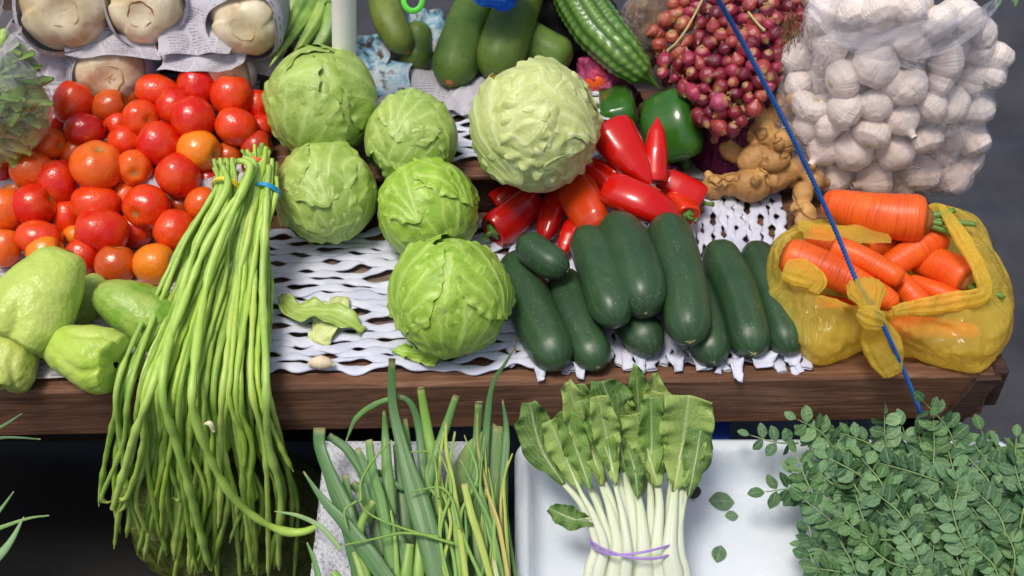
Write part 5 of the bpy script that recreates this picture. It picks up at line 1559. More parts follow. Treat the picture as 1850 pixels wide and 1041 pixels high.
fi = np.arctan2(rel[..., 2] * 1.6 - 0.2 * rel[..., 1], rel[..., 0])
dist = np.linalg.norm(rel, axis=-1)
wp = 0.5 * sn(Gd.reshape(-1, 3), 14, 22).reshape(fi.shape)
cre = np.abs(np.sin(9 * fi + 2.2 * wp)) ** 0.6 + 0.5 * np.abs(np.sin(21 * fi + 3 * wp + 1)) ** 0.7
Gd = Gd + outw * (0.0075 * (cre - 0.9) * np.interp(dist, [0, .04, .12, .3], [.3, 1, .9, .5]) * amp)[..., None]
Gd[..., 2] = np.maximum(Gd[..., 2], 0.0055)
yb = thing('plastic_bag', 'yellow plastic bag of carrots, knotted round the blue rope', 'bag', (mid[0], mid[1], 0.005))
part('film', (Gd.reshape(-1, 3), gfaces(n, m, True, False), {'s': U.ravel(), 'a': Wv.ravel()}), MT['yellow'], yb)
# knot bulb, waist and hanging tail
def pleated(pts, rad, flat, k, seed, n=46, seg=64, amp=.12):
    V, F, at = tube(pts, rad, n, seg, flat=flat, lobes=(k, amp, seed), hint=(0, -1, .5))
    c = cr(pts, n); return V + 0.0016 * sn(V, seed, 130)[:, None] * np.array((0.3, -1, .5)), F, at
kz = .118
part('knot_loop', pleated([P(1572, 570, kz), P(1570, 545, kz + .012), P(1563, 520, kz + .016), P(1558, 506, kz + .012)], [.008, .014, .025, .022, .004], .6, 13, 2), MT['yellow'], yb)
part('knot', pleated([P(1556, 566, kz), P(1574, 574, kz + .006), P(1592, 580, kz)], [.009, .016, .010], .9, 9, 4, 24), MT['yellow'], yb)
part('tail', pleated([P(1576, 574, kz), P(1586, 606, .085), P(1600, 640, .06), P(1612, 676, .03)], [.008, .018, .024, .022, .012], .35, 11, 6), MT['yellow'], yb)
part('handle_loop', pleated([P(1470, 528, .10), P(1478, 508, .112), P(1452, 494, .115), P(1418, 486, .11)], [.007, .014, .02, .014], .4, 9, 3), MT['yellow'], yb)
part('side_strap', pleated([P(1700, 372, .15), P(1738, 430, .148), P(1770, 490, .128), P(1776, 530, .105), P(1720, 545, .098), P(1610, 562, .11)], [.005, .011, .009, .012, .012, .006], .45, 7, 5, 90), MT['yellow'], yb)
gq = sheet((P(1455, 428, .13), P(1612, 440, .125), P(1600, 404, .125), P(1440, 400, .12)), 12, 0.01, 30, 20)
part('folded_flap', gq, MT['yellow'], yb)

# ------------------------------------------------------------------ blue rope: three laid strands
pts = [P(1268, -50, .58), P(1340, 75, .47), P(1430, 246, .34), P(1503, 402, .215), P(1548, 508, .142), P(1582, 560, .125), P(1600, 598, .105)]
pts += [PY(1630, 665, -0.002), PY(1650, 712, -0.012), PY(1662, 745, -0.02), PY(1668, 775, 0.0)]
C = cr(pts, 900)
T_, N_, B_ = frames(C)
L = np.concatenate([[0], np.cumsum(np.linalg.norm(np.diff(C, axis=0), axis=1))])
rp = thing('rope', 'bright blue twisted rope slanting down to the carrot bag', 'rope', tuple(pts[-2]))
for k in range(3):
    a = 2 * PI * L / 0.015 + k * 2 * PI / 3
    part('strand', tube(C + 0.0018 * (np.cos(a)[:, None] * N_ + np.sin(a)[:, None] * B_), [0.0016], 900, 8), MT['rope'], rp)

# ------------------------------------------------------------------ greens in front: depth follows the sloping tray
def FY(py): return lerp(py, [640, 700, 790, 900, 1041, 1120], [-0.014, -0.022, -0.045, -0.125, -0.215, -0.255])
def FP(px, py, lay=0.0):
    return PY(px, py, FY(py)) - FWD * lay

# pak choi bunch
pk = thing('pak_choi_bunch', 'bunch of pak choi tied with a purple rubber band', 'pak choi', tuple(FP(1140, 1041, 0)))
PG = dict(d=lin(78, 118, 50), m=lin(108, 150, 64), l=lin(154, 180, 92), b=lin(122, 164, 52))
PAK = [ # band x, stalk points, blade points, half widths px, tint, layer, stalk width px
 (1090, [(1160, 880), (1156, 830)], [(1156, 830), (1150, 740), (1146, 658)], (14, 30, 33, 26, 6), 'm', .012, 22),
 (1170, [(1178, 880), (1180, 830)], [(1180, 830), (1182, 740), (1176, 672)], (14, 28, 32, 28, 8), 'l', .016, 22),
 (1200, [(1222, 900), (1236, 860)], [(1230, 868), (1256, 815), (1252, 750)], (12, 30, 34, 30, 8), 'd', .014, 20),
 (1120, [(1094, 880), (1076, 820)], [(1080, 830), (1058, 750), (1046, 690)], (14, 26, 32, 28, 10), 'm', .018, 22),
 (1075, [(1050, 905), (1014, 862), (990, 830)], [(1016, 866), (976, 800), (956, 722)], (10, 30, 44, 42, 14), 'd', .03, 22),
 (1090, [(1082, 935), (1060, 925)], [(1074, 930), (1035, 926), (990, 908)], (6, 18, 26, 24, 8), 'd', .028, 16),
 (1090, [(1078, 900), (1050, 850)], [(1060, 860), (1030, 800), (1004, 745)], (10, 24, 30, 24, 6), 'b', .036, 18),
 (1108, [(1100, 900), (1080, 850), (1062, 802)], [(1084, 858), (1050, 770), (1020, 684)], (12, 26, 34, 32, 12), 'l', .046, 24),
 (1140, [(1130, 885), (1116, 815)], [(1122, 840), (1104, 750), (1082, 682)], (12, 36, 50, 52, 22), 'd', .05, 26),
 (1128, [(1116, 890), (1094, 810), (1072, 750)], [(1104, 850), (1076, 770), (1050, 716)], (10, 20, 27, 25, 12), 'm', .066, 26),
 (1176, [(1180, 895), (1172, 840)], [(1176, 860), (1154, 790), (1138, 736)], (14, 36, 46, 46, 34), 'l', .066, 26),
 (1196, [(1202, 890), (1208, 832)], [(1202, 870), (1216, 790), (1228, 704)], (14, 40, 50, 56, 50), 'l', .07, 30),
 (1212, [(1216, 880), (1230, 820)], [(1218, 860), (1242, 780), (1262, 726)], (8, 20, 26, 24, 8), 'm', .074, 24),
 (1152, [(1146, 900), (1136, 860)], [(1140, 880), (1134, 830), (1122, 790)], (8, 16, 22, 18, 6), 'd', .07, 30),
]
gp = np.random.default_rng(77)
PAK = [(bx, st, bl, tuple(h * .8 for h in hw), ti, la, sw * .86) for bx, st, bl, hw, ti, la, sw in PAK]
for k in range(11):
    f = (k + .5) / 11 + gp.uniform(-.03, .03)
    bx = 1076 + 136 * f; tx = 972 + 278 * f + gp.uniform(-10, 10); ty = 690 + 60 * abs(2 * f - 1.1) ** 1.5 + gp.uniform(-8, 34)
    m1 = (bx + (tx - bx) * .42, 968 + (ty - 968) * .42); m2 = (bx + (tx - bx) * .68, 968 + (ty - 968) * .68)
    PAK.append((bx, [(bx + (tx - bx) * .2, 968 + (ty - 968) * .25), m1], [m1, m2, (tx, ty)], (8, 17, 24, 25, 15), 'lmlldl'[k % 6], .034 + .044 * gp.uniform(), gp.uniform(15, 21)))
for i, (bx, st, bl, hw, tint, lay, sw) in enumerate(PAK):
    s_ = mpp(FP(bx, 900))
    base = [(bx + (bx - 1140) * 0.18, 1062), (bx + (bx - 1140) * 0.16, 1020), (bx, 968)] + st
    dl = lay * 0.8 + .007 * (i % 3)
    path = [FP(x, y, dl * lerp(y, [960, 1040], [1, .75]) + .008) for x, y in base] + [FP(*bl[1], lay + .023)]
    r = sw / 2 * s_ * 1.15
    sk = part('stalk', tube(path, [r * 1.15, r * 1.15, r * .8, r * 0.6, r * .36, r * .05], 40, 16, flat=0.7, hint=(0, -.6, .8), wob=.04, seed=i), MT['stalk'], pk)
    mid = [FP(x, y, lay + .013 + (.006 if k == 1 else 0)) for k, (x, y) in enumerate(bl)]
    part('leaf', leaf(mid, [h * s_ * (.45 if j == 0 else .8 if j == 1 else 1) for j, h in enumerate(hw)], 40, 25, (0, -.6, .8), 0.42 if i % 2 else -0.3, .0065, 8 + i % 3, curl=-.12 if i % 3 else .12, thick=.0006, seed=i + 3), MT['pakchoi'], pk, color=PG[tint], under=sk)
t = np.linspace(0, 2 * PI, 60)
for k in range(2):
    c = FP(1141, 968 + 5 * k, .036)
    u = RGT + UPV * 0.03 * (1 - 2 * k); v = np.cross(u, UPV)
    pts = c + np.outer(np.cos(t), u) * 79 * mpp(c) + np.outer(np.sin(t), v) * .062 + np.outer(np.sin(2 * t + k * 2) * .004, UPV)
    part('rubber_band', tube(pts, [.0016], 70, 8, cap=False), MT['band_purple'], pk)

# moringa sprigs
def leaflet_mesh(seed, asp):
    V, F, at = leaf([(0, 0, 0), (.5, 0, .03), (1, 0, -.02)], [0.02, .30 * asp, .43 * asp, .46 * asp, .42 * asp, .30 * asp, .03], 10, 7, (0, 0, 1), 0.12, .008, 3, seed=seed)
    return mesh('leaflet', V, F, MT['leaflet'], at)
LFT = [leaflet_mesh(i, a_) for i, a_ in enumerate((.66, .74, .82, .7, .78))]
MORC = [lin(80, 128, 76), lin(58, 106, 66), lin(108, 152, 104), lin(86, 132, 62)]
YG = lin(150, 186, 62)
g = np.random.default_rng(23)
def sprig(p, q, lab, group, lay, col, nl=None, size=15.0, flatn=0.55, curve=None, leafy=1.0):
    """p base px, q tip px"""
    p, q = np.array(p, float), np.array(q, float)
    Lp = np.linalg.norm(q - p)
    nrm = np.array((-(q - p)[1], (q - p)[0])) / Lp
    m = (p + q) / 2 + nrm * (curve if curve is not None else g.uniform(-.14, .14)) * Lp
    path = [FP(*p, lay - .006), FP(*m, lay + .006), FP(*q, lay + g.uniform(-.002, .008))]
    C = cr(path, 20)
    rt = thing('moringa_sprig', lab, 'sprig', tuple(C[0]), group)
    sm = part('stem', tube(path, [.0016, .0012, .0007], 16, 6), MT['twig'], rt)
    n = nl or max(4, int(Lp / 19))
    T_, N_, B_ = frames(C, tuple(-FWD))
    for i in range(n + 1):
        f = 0.24 + 0.76 * i / n
        c = C[min(19, int(f * 19))]; T1, N1, B1 = T_[min(19, int(f * 19))], N_[min(19, int(f * 19))], B_[min(19, int(f * 19))]
        for sd in ((-1, 1) if i < n else (0,)):
            d = T1 * (0.45 if sd else 1) + B1 * sd * g.uniform(.7, 1.0) + N1 * g.uniform(-.25, .25)
            d /= np.linalg.norm(d)
            nn = N1 + g.normal(size=3) * flatn
            y_ = np.cross(nn, d); y_ /= np.linalg.norm(y_); z_ = np.cross(d, y_)
            M = Matrix((d, y_, z_)).transposed()
            k = size * 2 * g.uniform(.78, 1.15) * mpp(c) * (1 - .15 * f)
            ob('leaflet', LFT[int(g.integers(5))], sm, c + d * .0015 - np.array(rt.location), M.to_quaternion(), k, col)
    return rt
MP = [(1436, 775), (1490, 760), (1540, 790), (1600, 775), (1650, 745), (1700, 760), (1760, 775), (1850, 785), (1880, 1075), (1450, 1075), (1462, 1000), (1440, 950), (1432, 880), (1412, 830)]
LG, GGp = 'blue green moringa sprig', 'moringa sprigs heaped on the tray'
tips = sorted(blue_n(MP, 27, 190, 15000), key=lambda t: g.uniform())
for i, (x, y) in enumerate(tips):
    back = i < len(tips) * 0.45
    L_ = g.uniform(80, 150)
    an = math.radians(g.uniform(-75, -15) if x < 1600 else g.uniform(-110, -30))   # base lies down and to the right
    p = (x + L_ * math.cos(an), y - L_ * math.sin(an))
    lay = (0.004 + .02 * g.uniform()) if back else (.028 + .038 * g.uniform() * lerp(y, [760, 900], [.4, 1]))
    yg = x > 1690 and 880 < y < 1030 and g.uniform() < .2
    sprig(p, (x, y), 'fresh yellow green moringa sprig in the lower part of the heap' if yg else LG + (' lying at the tray back below the board' if y < 850 else ' on the bare floor side of the leafy heap' if x < 1560 else ' in the lower right of the leafy heap' if y > 950 else ' in the middle of the leafy heap'), 'yellow green moringa sprigs' if yg else GGp, lay, YG if yg else MORC[int(g.integers(4))], size=g.uniform(14.5, 19))
sprig((1720, 830), (1652, 722), 'moringa sprig reaching up in front of the wooden board near the rope', None, .03, MORC[0], size=17)
sprig((1500, 810), (1428, 752), 'moringa sprig with pale tip rising over the tray rim', None, .03, lin(104, 146, 86), size=17)
sprig((1470, 900), (1378, 884), 'darker moringa sprig lying out onto the empty tray floor', None, .012, lin(70, 110, 60), size=17)
sprig((1440, 800), (1352, 784), 'small moringa sprig lying across the tray rim', None, .012, MORC[1], 3, 15)
sprig((1600, 820), (1585, 745), 'moringa sprig with pale upright end leaf at the tray rim', None, .03, lin(128, 162, 110), size=17)
for lab, px, py, k, an in (('larger moringa leaflet lying alone on the white tray', 1325, 917, 23, 175), ('tiny moringa leaflet just below the larger lone one', 1332, 941, 12, 178), ('dark moringa leaflet near the bottom of the white tray', 1293, 1024, 17, 70)):
    y = lerp(py, [900, 1041], [-.125, -.235]); q = PY(px, py, y); q[2] = ztray(q[1]) - .0525 + .004
    q = P(px, py, q[2]); q[2] = ztray(q[1]) - .049
    o = ob('leaflet', LFT[2], None, q, Quaternion((1, 0, 0), math.atan(TILT)) @ Quaternion((0, 0, 1), math.radians(an)), 2 * k * mpp(q), lin(78, 112, 84))
    tag(o, lab, 'leaf', 'fallen moringa leaflets')
for k, (px, py, r, lab) in enumerate(((1254, 890, 11, 'dark clump of dirt at the tray corner right of pak choi'), (1248, 878, 6, 'smaller crumb of dirt touching the dark clump'))):
    q = P(px, py, -.15); q = P(px, py, ztray(q[1]) - .044)
    V, F, T, Q = ball(16, 12)
    solo('dirt_clump', (V * (1 + .25 * sn(V, k, 3))[:, None] * r * mpp(q) + q, F), MT['dirt'], lab, 'dirt')

# spring onions
so = thing('spring_onion_bunch', 'large heap of spring onions on the speckled foam box', 'spring onions', tuple(FP(760, 1041)))
G1, G2, G3, G4, G5 = lin(70, 118, 66), lin(92, 142, 66), lin(128, 172, 66), lin(172, 190, 76), lin(198, 178, 96)
BL = [ # path px (tip first), widths px, tint, layer, flatness
 ([(711, 646), (712, 690), (718, 740), (742, 820), (772, 920), (812, 1060)], (12, 15, 22, 40, 42, 42), G1, .070, .22),
 ([(566, 836), (600, 884), (650, 940), (735, 1055)], (3, 18, 30, 34), G1, .075, .25),
 ([(586, 766), (590, 802), (612, 860), (640, 930), (668, 1060)], (24, 24, 34, 36, 34), G1, .050, .35),
 ([(600, 782), (634, 806), (662, 850), (676, 900)], (14, 18, 18, 16), G1, .035, .5),
 ([(632, 790), (648, 752), (680, 728), (714, 716)], (3, 9, 11, 8), G2, .035, .4),
 ([(675, 786), (684, 840), (700, 900), (716, 1010)], (14, 18, 22, 20), G2, .060, .5),
 ([(698, 738), (702, 780), (706, 840), (712, 920)], (5, 18, 22, 22), G2, .045, .4),
 ([(762, 698), (774, 760), (788, 830), (800, 920)], (14, 19, 20, 18), G3, .045, .6),
 ([(826, 712), (810, 760), (790, 820), (770, 900)], (13, 17, 19, 18), G2, .050, .6),
 ([(720, 712), (744, 724), (760, 764), (770, 840), (786, 960)], (8, 15, 17, 19, 19), G1, .045, .45),
 ([(930, 628), (914, 654), (890, 694), (880, 770), (876, 860), (880, 960)], (3, 8, 13, 16, 15, 12), G1, .045, .4),
 ([(866, 724), (862, 790), (850, 880), (850, 960)], (14, 16, 14, 12), G2, .035, .6),
 ([(908, 718), (915, 770), (910, 850), (908, 960)], (3, 16, 17, 14), G1, .055, .35),
 ([(902, 770), (872, 800), (842, 840), (826, 900)], (26, 44, 38, 20), lin(122, 150, 82), .030, .12),
 ([(900, 766), (894, 840), (890, 920), (892, 1050)], (18, 30, 26, 18), lin(104, 138, 78), .028, .14),
 ([(810, 754), (812, 800), (826, 872), (850, 1050)], (5, 9, 11, 12), G4, .075, .5),
 ([(826, 770), (818, 830), (826, 920), (840, 1060)], (4, 9, 10, 10), G3, .072, .5),
 ([(843, 856), (856, 910), (872, 960), (900, 1060)], (12, 14, 13, 10), G4, .08, .35),
 ([(836, 816), (862, 870), (890, 935), (916, 1050)], (4, 9, 10, 8), G2, .075, .5),
 ([(880, 862), (900, 920), (912, 980), (924, 1060)], (5, 9, 9, 8), G5, .08, .4),
 ([(926, 806), (912, 850), (914, 920), (922, 1040)], (3, 6, 7, 6), G4, .07, .5),
 ([(918, 820), (906, 890), (910, 980)], (3, 6, 5), G5, .06, .5),
 ([(806, 770), (800, 840), (816, 900), (836, 980)], (4, 7, 8, 8), G4, .068, .5),
 ([(864, 740), (866, 800), (880, 860), (900, 960)], (3, 6, 7, 6), lin(160, 156, 80), .06, .5),
 ([(568, 964), (582, 1000), (596, 1060)], (4, 12, 15), G2, .055, .4),
 ([(612, 1016), (630, 1040), (644, 1070)], (15, 18, 18), G3, .05, .6),
 ([(748, 965), (742, 1010), (736, 1070)], (18, 22, 22), G3, .060, .7),
 ([(766, 955), (764, 1010), (764, 1070)], (18, 20, 20), lin(150, 186, 84), .058, .7),
 ([(650, 980), (664, 1020), (676, 1070)], (10, 14, 15), lin(160, 190, 96), .055, .7),
 ([(684, 892), (668, 916), (660, 960), (680, 1060)], (14, 16, 16, 18), G3, .055, .6),
 ([(715, 905), (722, 950), (728, 1050)], (4, 10, 12), G3, .064, .5),
 ([(790, 1000), (800, 1030), (804, 1070)], (18, 20, 20), lin(146, 178, 90), .05, .7),
 ([(894, 984), (902, 1030), (908, 1070)], (8, 10, 10), lin(196, 200, 150), .085, .5),
 ([(508, 912), (550, 920), (590, 940), (626, 980)], (2, 8, 10, 8), lin(142, 176, 112), .045, .4),
 ([(660, 860), (690, 846), (730, 872), (760, 868)], (8, 13, 12, 8), G1, .04, .5),
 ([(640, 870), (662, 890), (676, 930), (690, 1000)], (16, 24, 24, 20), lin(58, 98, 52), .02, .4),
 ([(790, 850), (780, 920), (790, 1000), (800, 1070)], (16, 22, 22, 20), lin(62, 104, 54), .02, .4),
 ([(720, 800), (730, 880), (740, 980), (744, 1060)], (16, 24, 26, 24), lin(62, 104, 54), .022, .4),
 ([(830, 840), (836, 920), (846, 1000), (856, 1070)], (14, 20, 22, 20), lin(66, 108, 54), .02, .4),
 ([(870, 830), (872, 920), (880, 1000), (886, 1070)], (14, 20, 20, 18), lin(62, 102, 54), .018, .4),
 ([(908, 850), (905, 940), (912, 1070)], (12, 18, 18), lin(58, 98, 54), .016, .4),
]
BL += [([(655, 800), (690, 880), (740, 1000), (760, 1060)], (10, 26, 32, 30), G1, .055, .28), ([(735, 752), (745, 830), (770, 930), (790, 1060)], (8, 24, 28, 26), G2, .04, .3), ([(800, 780), (786, 860), (800, 960), (826, 1060)], (8, 22, 26, 24), G1, .045, .3), ([(630, 850), (640, 910), (668, 990), (700, 1060)], (12, 24, 28, 26), lin(84, 132, 62), .035, .35), ([(880, 790), (860, 860), (866, 950), (876, 1060)], (8, 20, 22, 20), lin(84, 128, 64), .05, .3)]
g = np.random.default_rng(31)
for k in range(22):                                     # finer leaves among them
    x = g.uniform(790, 915); y = g.uniform(770, 900)
    BL.append(([(x, y), (x + g.uniform(-15, 25), y + 70), (x + g.uniform(-10, 40), y + 150), (x + g.uniform(0, 50), 1060)], (2, 6, 7, 7), [G2, G3, G4, G3][k % 4], g.uniform(.045, .08), .5))
for i, (pt, ws, tint, lay, fl) in enumerate(BL):
    Q = [FP(x, y, lay * lerp(y, [640, 720, 800], [.25, .55, 1])) for x, y in pt]
    s_ = mpp(Q[len(Q) // 2])
    V, F, at = tube(Q, [w / 2 * s_ * (1.0 if fl > .3 else 1.08) for w in ws], 44, 14, flat=fl, hint=tuple(-FWD + .5 * g.normal(size=3) * (.4 if fl > .3 else .15)), wob=.05, seed=i)
    part('leaf', (V, F, at), MT['blade'], so, color=tint)
for px in ([(662, 868), (668, 890), (690, 910), (740, 930), (826, 956)], [(640, 958), (690, 948), (740, 938), (800, 944)], [(720, 780), (690, 812), (668, 850), (668, 884)], [(752, 800), (790, 806), (800, 880)], [(644, 930), (640, 900), (660, 884)], [(748, 870), (800, 860), (822, 880), (836, 930)]):
    part('tendril', tube([FP(x, y, .088) for x, y in px], [.0010, .0018, .0022], 40, 6), MT['blade'], so, color=G3)
sl_ = thing('spring_onion_bunch', 'few spring onion leaves entering at the lower left edge', 'spring onions', tuple(FP(-40, 1000)))
for i, (pt, ws, tint) in enumerate(((((68, 740), (30, 764), (-40, 800)), (2, 7, 9), lin(96, 130, 84)), (((100, 785), (40, 782), (-40, 790)), (2, 6, 8), lin(70, 104, 66)), (((54, 876), (24, 916), (-30, 975)), (2, 9, 12), G2), (((116, 918), (70, 926), (-30, 962)), (2, 7, 10), lin(128, 166, 96)),
                                     (((72, 920), (44, 970), (-10, 1030)), (2, 15, 20), lin(124, 166, 110)), (((26, 952), (10, 975), (-20, 1000)), (8, 12, 12), G3))):
    part('leaf', tube([FP(x, y, .05) for x, y in pt], [w / 2 * .00075 for w in ws], 26, 12, flat=.35, hint=tuple(-FWD), wob=.05, seed=i), MT['blade'], sl_, color=tint)
V, F = prism(-1.2, -0.86, -0.62, -0.05, lambda y: zbox(y) - .03, 0, 20, 20, .002, 3)
solo('foam_box', (V, F), MT['foambox'], 'foam box outside the left edge carrying a few spring onions', 'box', smooth=False)

# ------------------------------------------------------------------ napa cabbages in newspaper
def napa_geo(seed):
    V, F, T, Q = ball(96, 60)
    g = np.random.default_rng(seed)
    # pole +z is the cut butt
    R = np.abs(np.sin(T)) ** 0.8
    dent = np.zeros_like(R)
    for q0 in g.uniform(0, 6.28) + np.array((0, 1.5, 2.7, 4.4)):
        dq = np.angle(np.exp(1j * (Q - q0 - 0.5 * T)))
        dent += np.exp(-(dq / np.where(dq > 0, 0.07, 0.3)) ** 2)
    R = R * (1 - 0.09 * dent * sstep(0.3, 0.6, T))
    Z = np.where(np.cos(T) > 0, 0.85, 1.75) * np.cos(T) - 0.10 * np.exp(-(T / 0.24) ** 2)
    V = np.stack([R * np.cos(Q), R * np.sin(Q), Z], -1)
    V = V * (1 + 0.02 * sn(V, seed, 2) + .01 * sn(V, seed + 2, 6))[:, None]
    return V, F
NAP = [mesh('leaf_bases', *napa_geo(s), MT['napa']) for s in (2, 5, 9)]
a = np.linspace(0, 2 * PI, 36, endpoint=False)
def cut_geo(depth, seed):
    rows = []
    for r_, z_ in ((0.01, -depth), (.16, -depth), (.25, -depth * .6), (.31, .03), (.345, .05), (.38, -.05)):
        w = 1 + .06 * np.sin(3 * a + seed) + .04 * np.sin(7 * a)
        rows.append(np.c_[r_ * w * np.cos(a), r_ * w * np.sin(a), np.full(36, z_) + .01 * np.sin(5 * a + r_ * 30)])
    return np.vstack(rows), gfaces(6, 36, False, True)
CUT = {k: mesh('cut_stem', *cut_geo(d_, s), MT[m]) for k, d_, s, m in (('pale', .0, 1, 'napa_cut'), ('dark', .13, 2, 'napa_cut_dark'))}
def napa(lab, px, py, r, z, ang, tow, v, cut, tint, roll):
    c = P(px, py, z); k = r * mpp(c)
    ax = imgdir(ang, tow)
    root = thing('napa_cabbage', lab, 'napa cabbage', tuple(c), 'napa cabbages wrapped in newspaper')
    q = rotq(ax, roll)
    ob('leaf_bases', NAP[v], root, (0, 0, 0), q, k, tint)
    ob('cut_stem', CUT[cut], root, tuple(Vector(ax) * k * 0.755), q, k)
    return c, k, ax
def wrap(lab, c, k, ax, a0, a1, f0, f1, seed, mat='news', amp=.05):
    """paper collar round an axis; f0 front edge and f1 back edge along the axis in radii"""
    n, m = 54, 34
    ax = np.array(ax); u = np.cross(ax, (0, 0, 1.0)); u /= np.linalg.norm(u); w = np.cross(u, ax)
    if w[2] < 0: w = -w
    A = np.radians(np.linspace(a0, a1, n))[:, None] + np.zeros((1, m))
    S = np.linspace(0, 1, m)[None] + np.zeros((n, 1))
    U = np.linspace(0, 1, n)[:, None] + np.zeros((1, m))
    g = np.random.default_rng(seed)
    fr = f0 + .16 * np.sin(7 * U + g.uniform(0, 6)) + .07 * np.sin(19 * U + g.uniform(0, 6))
    Zc = fr * (1 - S) + f1 * S
    R = 1.05 + .03 + amp * np.abs(crumple(U, S, seed, 20)) * 3 - .22 * sstep(.2, .75, Zc) * (1 - S) + .05 * np.sin(3 * A + seed)
    V = c + k * (R[..., None] * (np.cos(A)[..., None] * u + np.sin(A)[..., None] * w) + Zc[..., None] * ax)
    V = V.reshape(-1, 3)
    V[:, 2] = np.maximum(V[:, 2], TZ + .004)
    solo('newspaper_wrap', (V, gfaces(n, m), {'s': U.ravel() * .8, 'v': S.ravel() * .6}), MT[mat], lab, 'newspaper', 'newspaper wraps round the napa cabbages', smooth=False)
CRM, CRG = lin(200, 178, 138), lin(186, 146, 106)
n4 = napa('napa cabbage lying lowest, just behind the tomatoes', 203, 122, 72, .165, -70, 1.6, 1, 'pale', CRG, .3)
n1 = napa('large napa cabbage at the upper left with pale cut stem', 118, 8, 84, .27, -60, 1.9, 0, 'pale', CRM, 1.0)
n2 = napa('napa cabbage with browned hollow cut stem', 262, 14, 66, .265, -75, 1.9, 1, 'dark', CRM, 2.0)
n3 = napa('napa cabbage framed by torn newspaper beside the okra', 446, 36, 66, .25, -80, 1.8, 2, 'pale', CRM, .6)
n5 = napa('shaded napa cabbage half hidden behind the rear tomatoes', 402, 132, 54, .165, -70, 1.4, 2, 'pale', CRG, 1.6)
wrap('newspaper wrapped round the lowest napa cabbage', *n4, -20, 200, .55, -1.5, 3)
wrap('newspaper behind the large upper left napa cabbage', *n1, -180, 180, .42, -1.5, 4)
wrap('newspaper wrapped round the napa cabbage with browned stem', *n2, -200, 160, .42, -1.5, 5)
wrap('newspaper framing the napa cabbage beside the okra', *n3, -200, 160, .55, -1.5, 8, amp=.08)
wrap('newspaper hanging over the shaded napa cabbage', *n5, -30, 210, .6, -1.5, 11)
solo('newspaper', sheet((P(285, 128, .20), P(420, 128, .195), P(470, 80, .215), P(300, 78, .215)), 41, .02, 34, 30), MT['news'], 'torn newspaper flap between two napa cabbages above the tomatoes', 'newspaper', smooth=False)
solo('newspaper', sheet((P(425, 126, .17), P(500, 140, .15), P(520, 90, .18), P(420, 86, .19)), 47, .02, 26, 26), MT['news'], 'newspaper scrap hanging below the okra', 'newspaper', smooth=False)
solo('newspaper', sheet((P(40, 150, .16), P(150, 150, .16), P(150, 60, .22), P(30, 60, .22)), 43, .03, 30, 30), MT['news'], 'crumpled newspaper between clear bag and lowest napa cabbage', 'newspaper', smooth=False)
solo('newspaper', sheet((P(285, 100, .215), P(415, 100, .215), P(430, -20, .27), P(280, -20, .27)), 48, .03, 34, 34), MT['news'], 'grey newspaper filling the gap between two upper napa cabbages', 'newspaper', smooth=False)
solo('newspaper', sheet((P(120, 110, .20), P(290, 110, .20), P(290, 40, .235), P(130, 40, .235)), 49, .03, 34, 34), MT['news'], 'newspaper lying on top of the lowest napa cabbage', 'newspaper', smooth=False)
# stand under the upper row: a low crate
kx = thing('wooden_crate', 'low wooden crate under the upper napa cabbages', 'crate', (-0.62, 0.66, TZ))
plank(kx, 'front_slat', -0.32, 0.24, 0.0, 0.015, .004, .06, MT['wood_dark']); plank(kx, 'front_slat', -0.32, 0.24, 0.0, 0.015, .066, .1, MT['wood_dark'])
for j in range(3): plank(kx, 'lid_slat', -0.32, 0.24, .02 + j * .07, .085 + j * .07, .09, .1, MT['wood_dark'])

# newspapers and odds around the gourds
for lab, cs, sd, mat in (
    ('newspaper with blue picture beside the white post', (P(640, 120, .12), P(700, 128, .12), P(706, 62, .15), P(640, 66, .15)), 51, 'news_photo'),
    ('dark printed newspaper crumpled between the rear cabbages', (P(650, 190, .10), P(735, 205, .095), P(745, 120, .115), P(655, 112, .12)), 52, 'news_photo'),
    ('white torn newspaper behind the dark round gourd', (P(725, 100, .12), P(800, 90, .12), P(800, 15, .16), P(740, 22, .16)), 53, 'news_photo'),
    ('grey newspaper under the upright green gourd', (P(735, 190, .095), P(862, 205, .095), P(880, 110, .10), P(745, 105, .11)), 54, 'news'),
    ('folded newspaper strip left of the pale cabbage', (P(800, 205, .098), P(880, 215, .098), P(900, 140, .11), P(815, 150, .11)), 55, 'news')):
    solo('newspaper', sheet(cs, sd, .02, 34, 34, folds=20, lift=lambda U, W_, B: np.maximum(TZ + .012 - B[..., 2], 0)), MT[mat], lab, 'newspaper', smooth=False)
solo('plastic_bag', bagblob(P(893, -22, .27), (.055, .05, .03), 61, .22, 2.6), MT['bluefilm'], 'bright blue plastic bag hanging above the gourds', 'bag')
c = P(746, 0, .24); t = np.linspace(0, 2 * PI, 40)
solo('plastic_loop', tube(c + np.outer(np.cos(t) * 17 * mpp(c), RGT) + np.outer(np.sin(t) * 20 * mpp(c), UPV), [.005], 44, 12, flat=.5, cap=False), MT['lime'], 'bright lime green plastic loop above the newspaper', 'loop')
c = P(1078, 140, .10); solo('plastic_bag', bagblob((c[0], c[1], .072), (.058, .05, .066), 63, .25, 3.0, 80, 56, floor=.003), MT['pink'], 'crumpled pink plastic bag under the bitter gourd', 'bag')
c = P(1100, 185, .05); solo('plastic_bag', bagblob((c[0], c[1] + .015, .048), (.06, .05, .045), 65, .25, 3.0, 80, 56, floor=.003), MT['purple'], 'crumpled magenta plastic bag behind the small green pepper', 'bag')
c = P(1138, 58, .12); solo('plastic_bag', bagblob((c[0], c[1] + .02, .10), (.04, .035, .055), 67, .25, 3.0, 70, 50), MT['purple'], 'twisted purple plastic bag between bitter gourd and shallots', 'bag')
c = P(1080, 128, .12); V, F, T, Q = ball(24, 16)
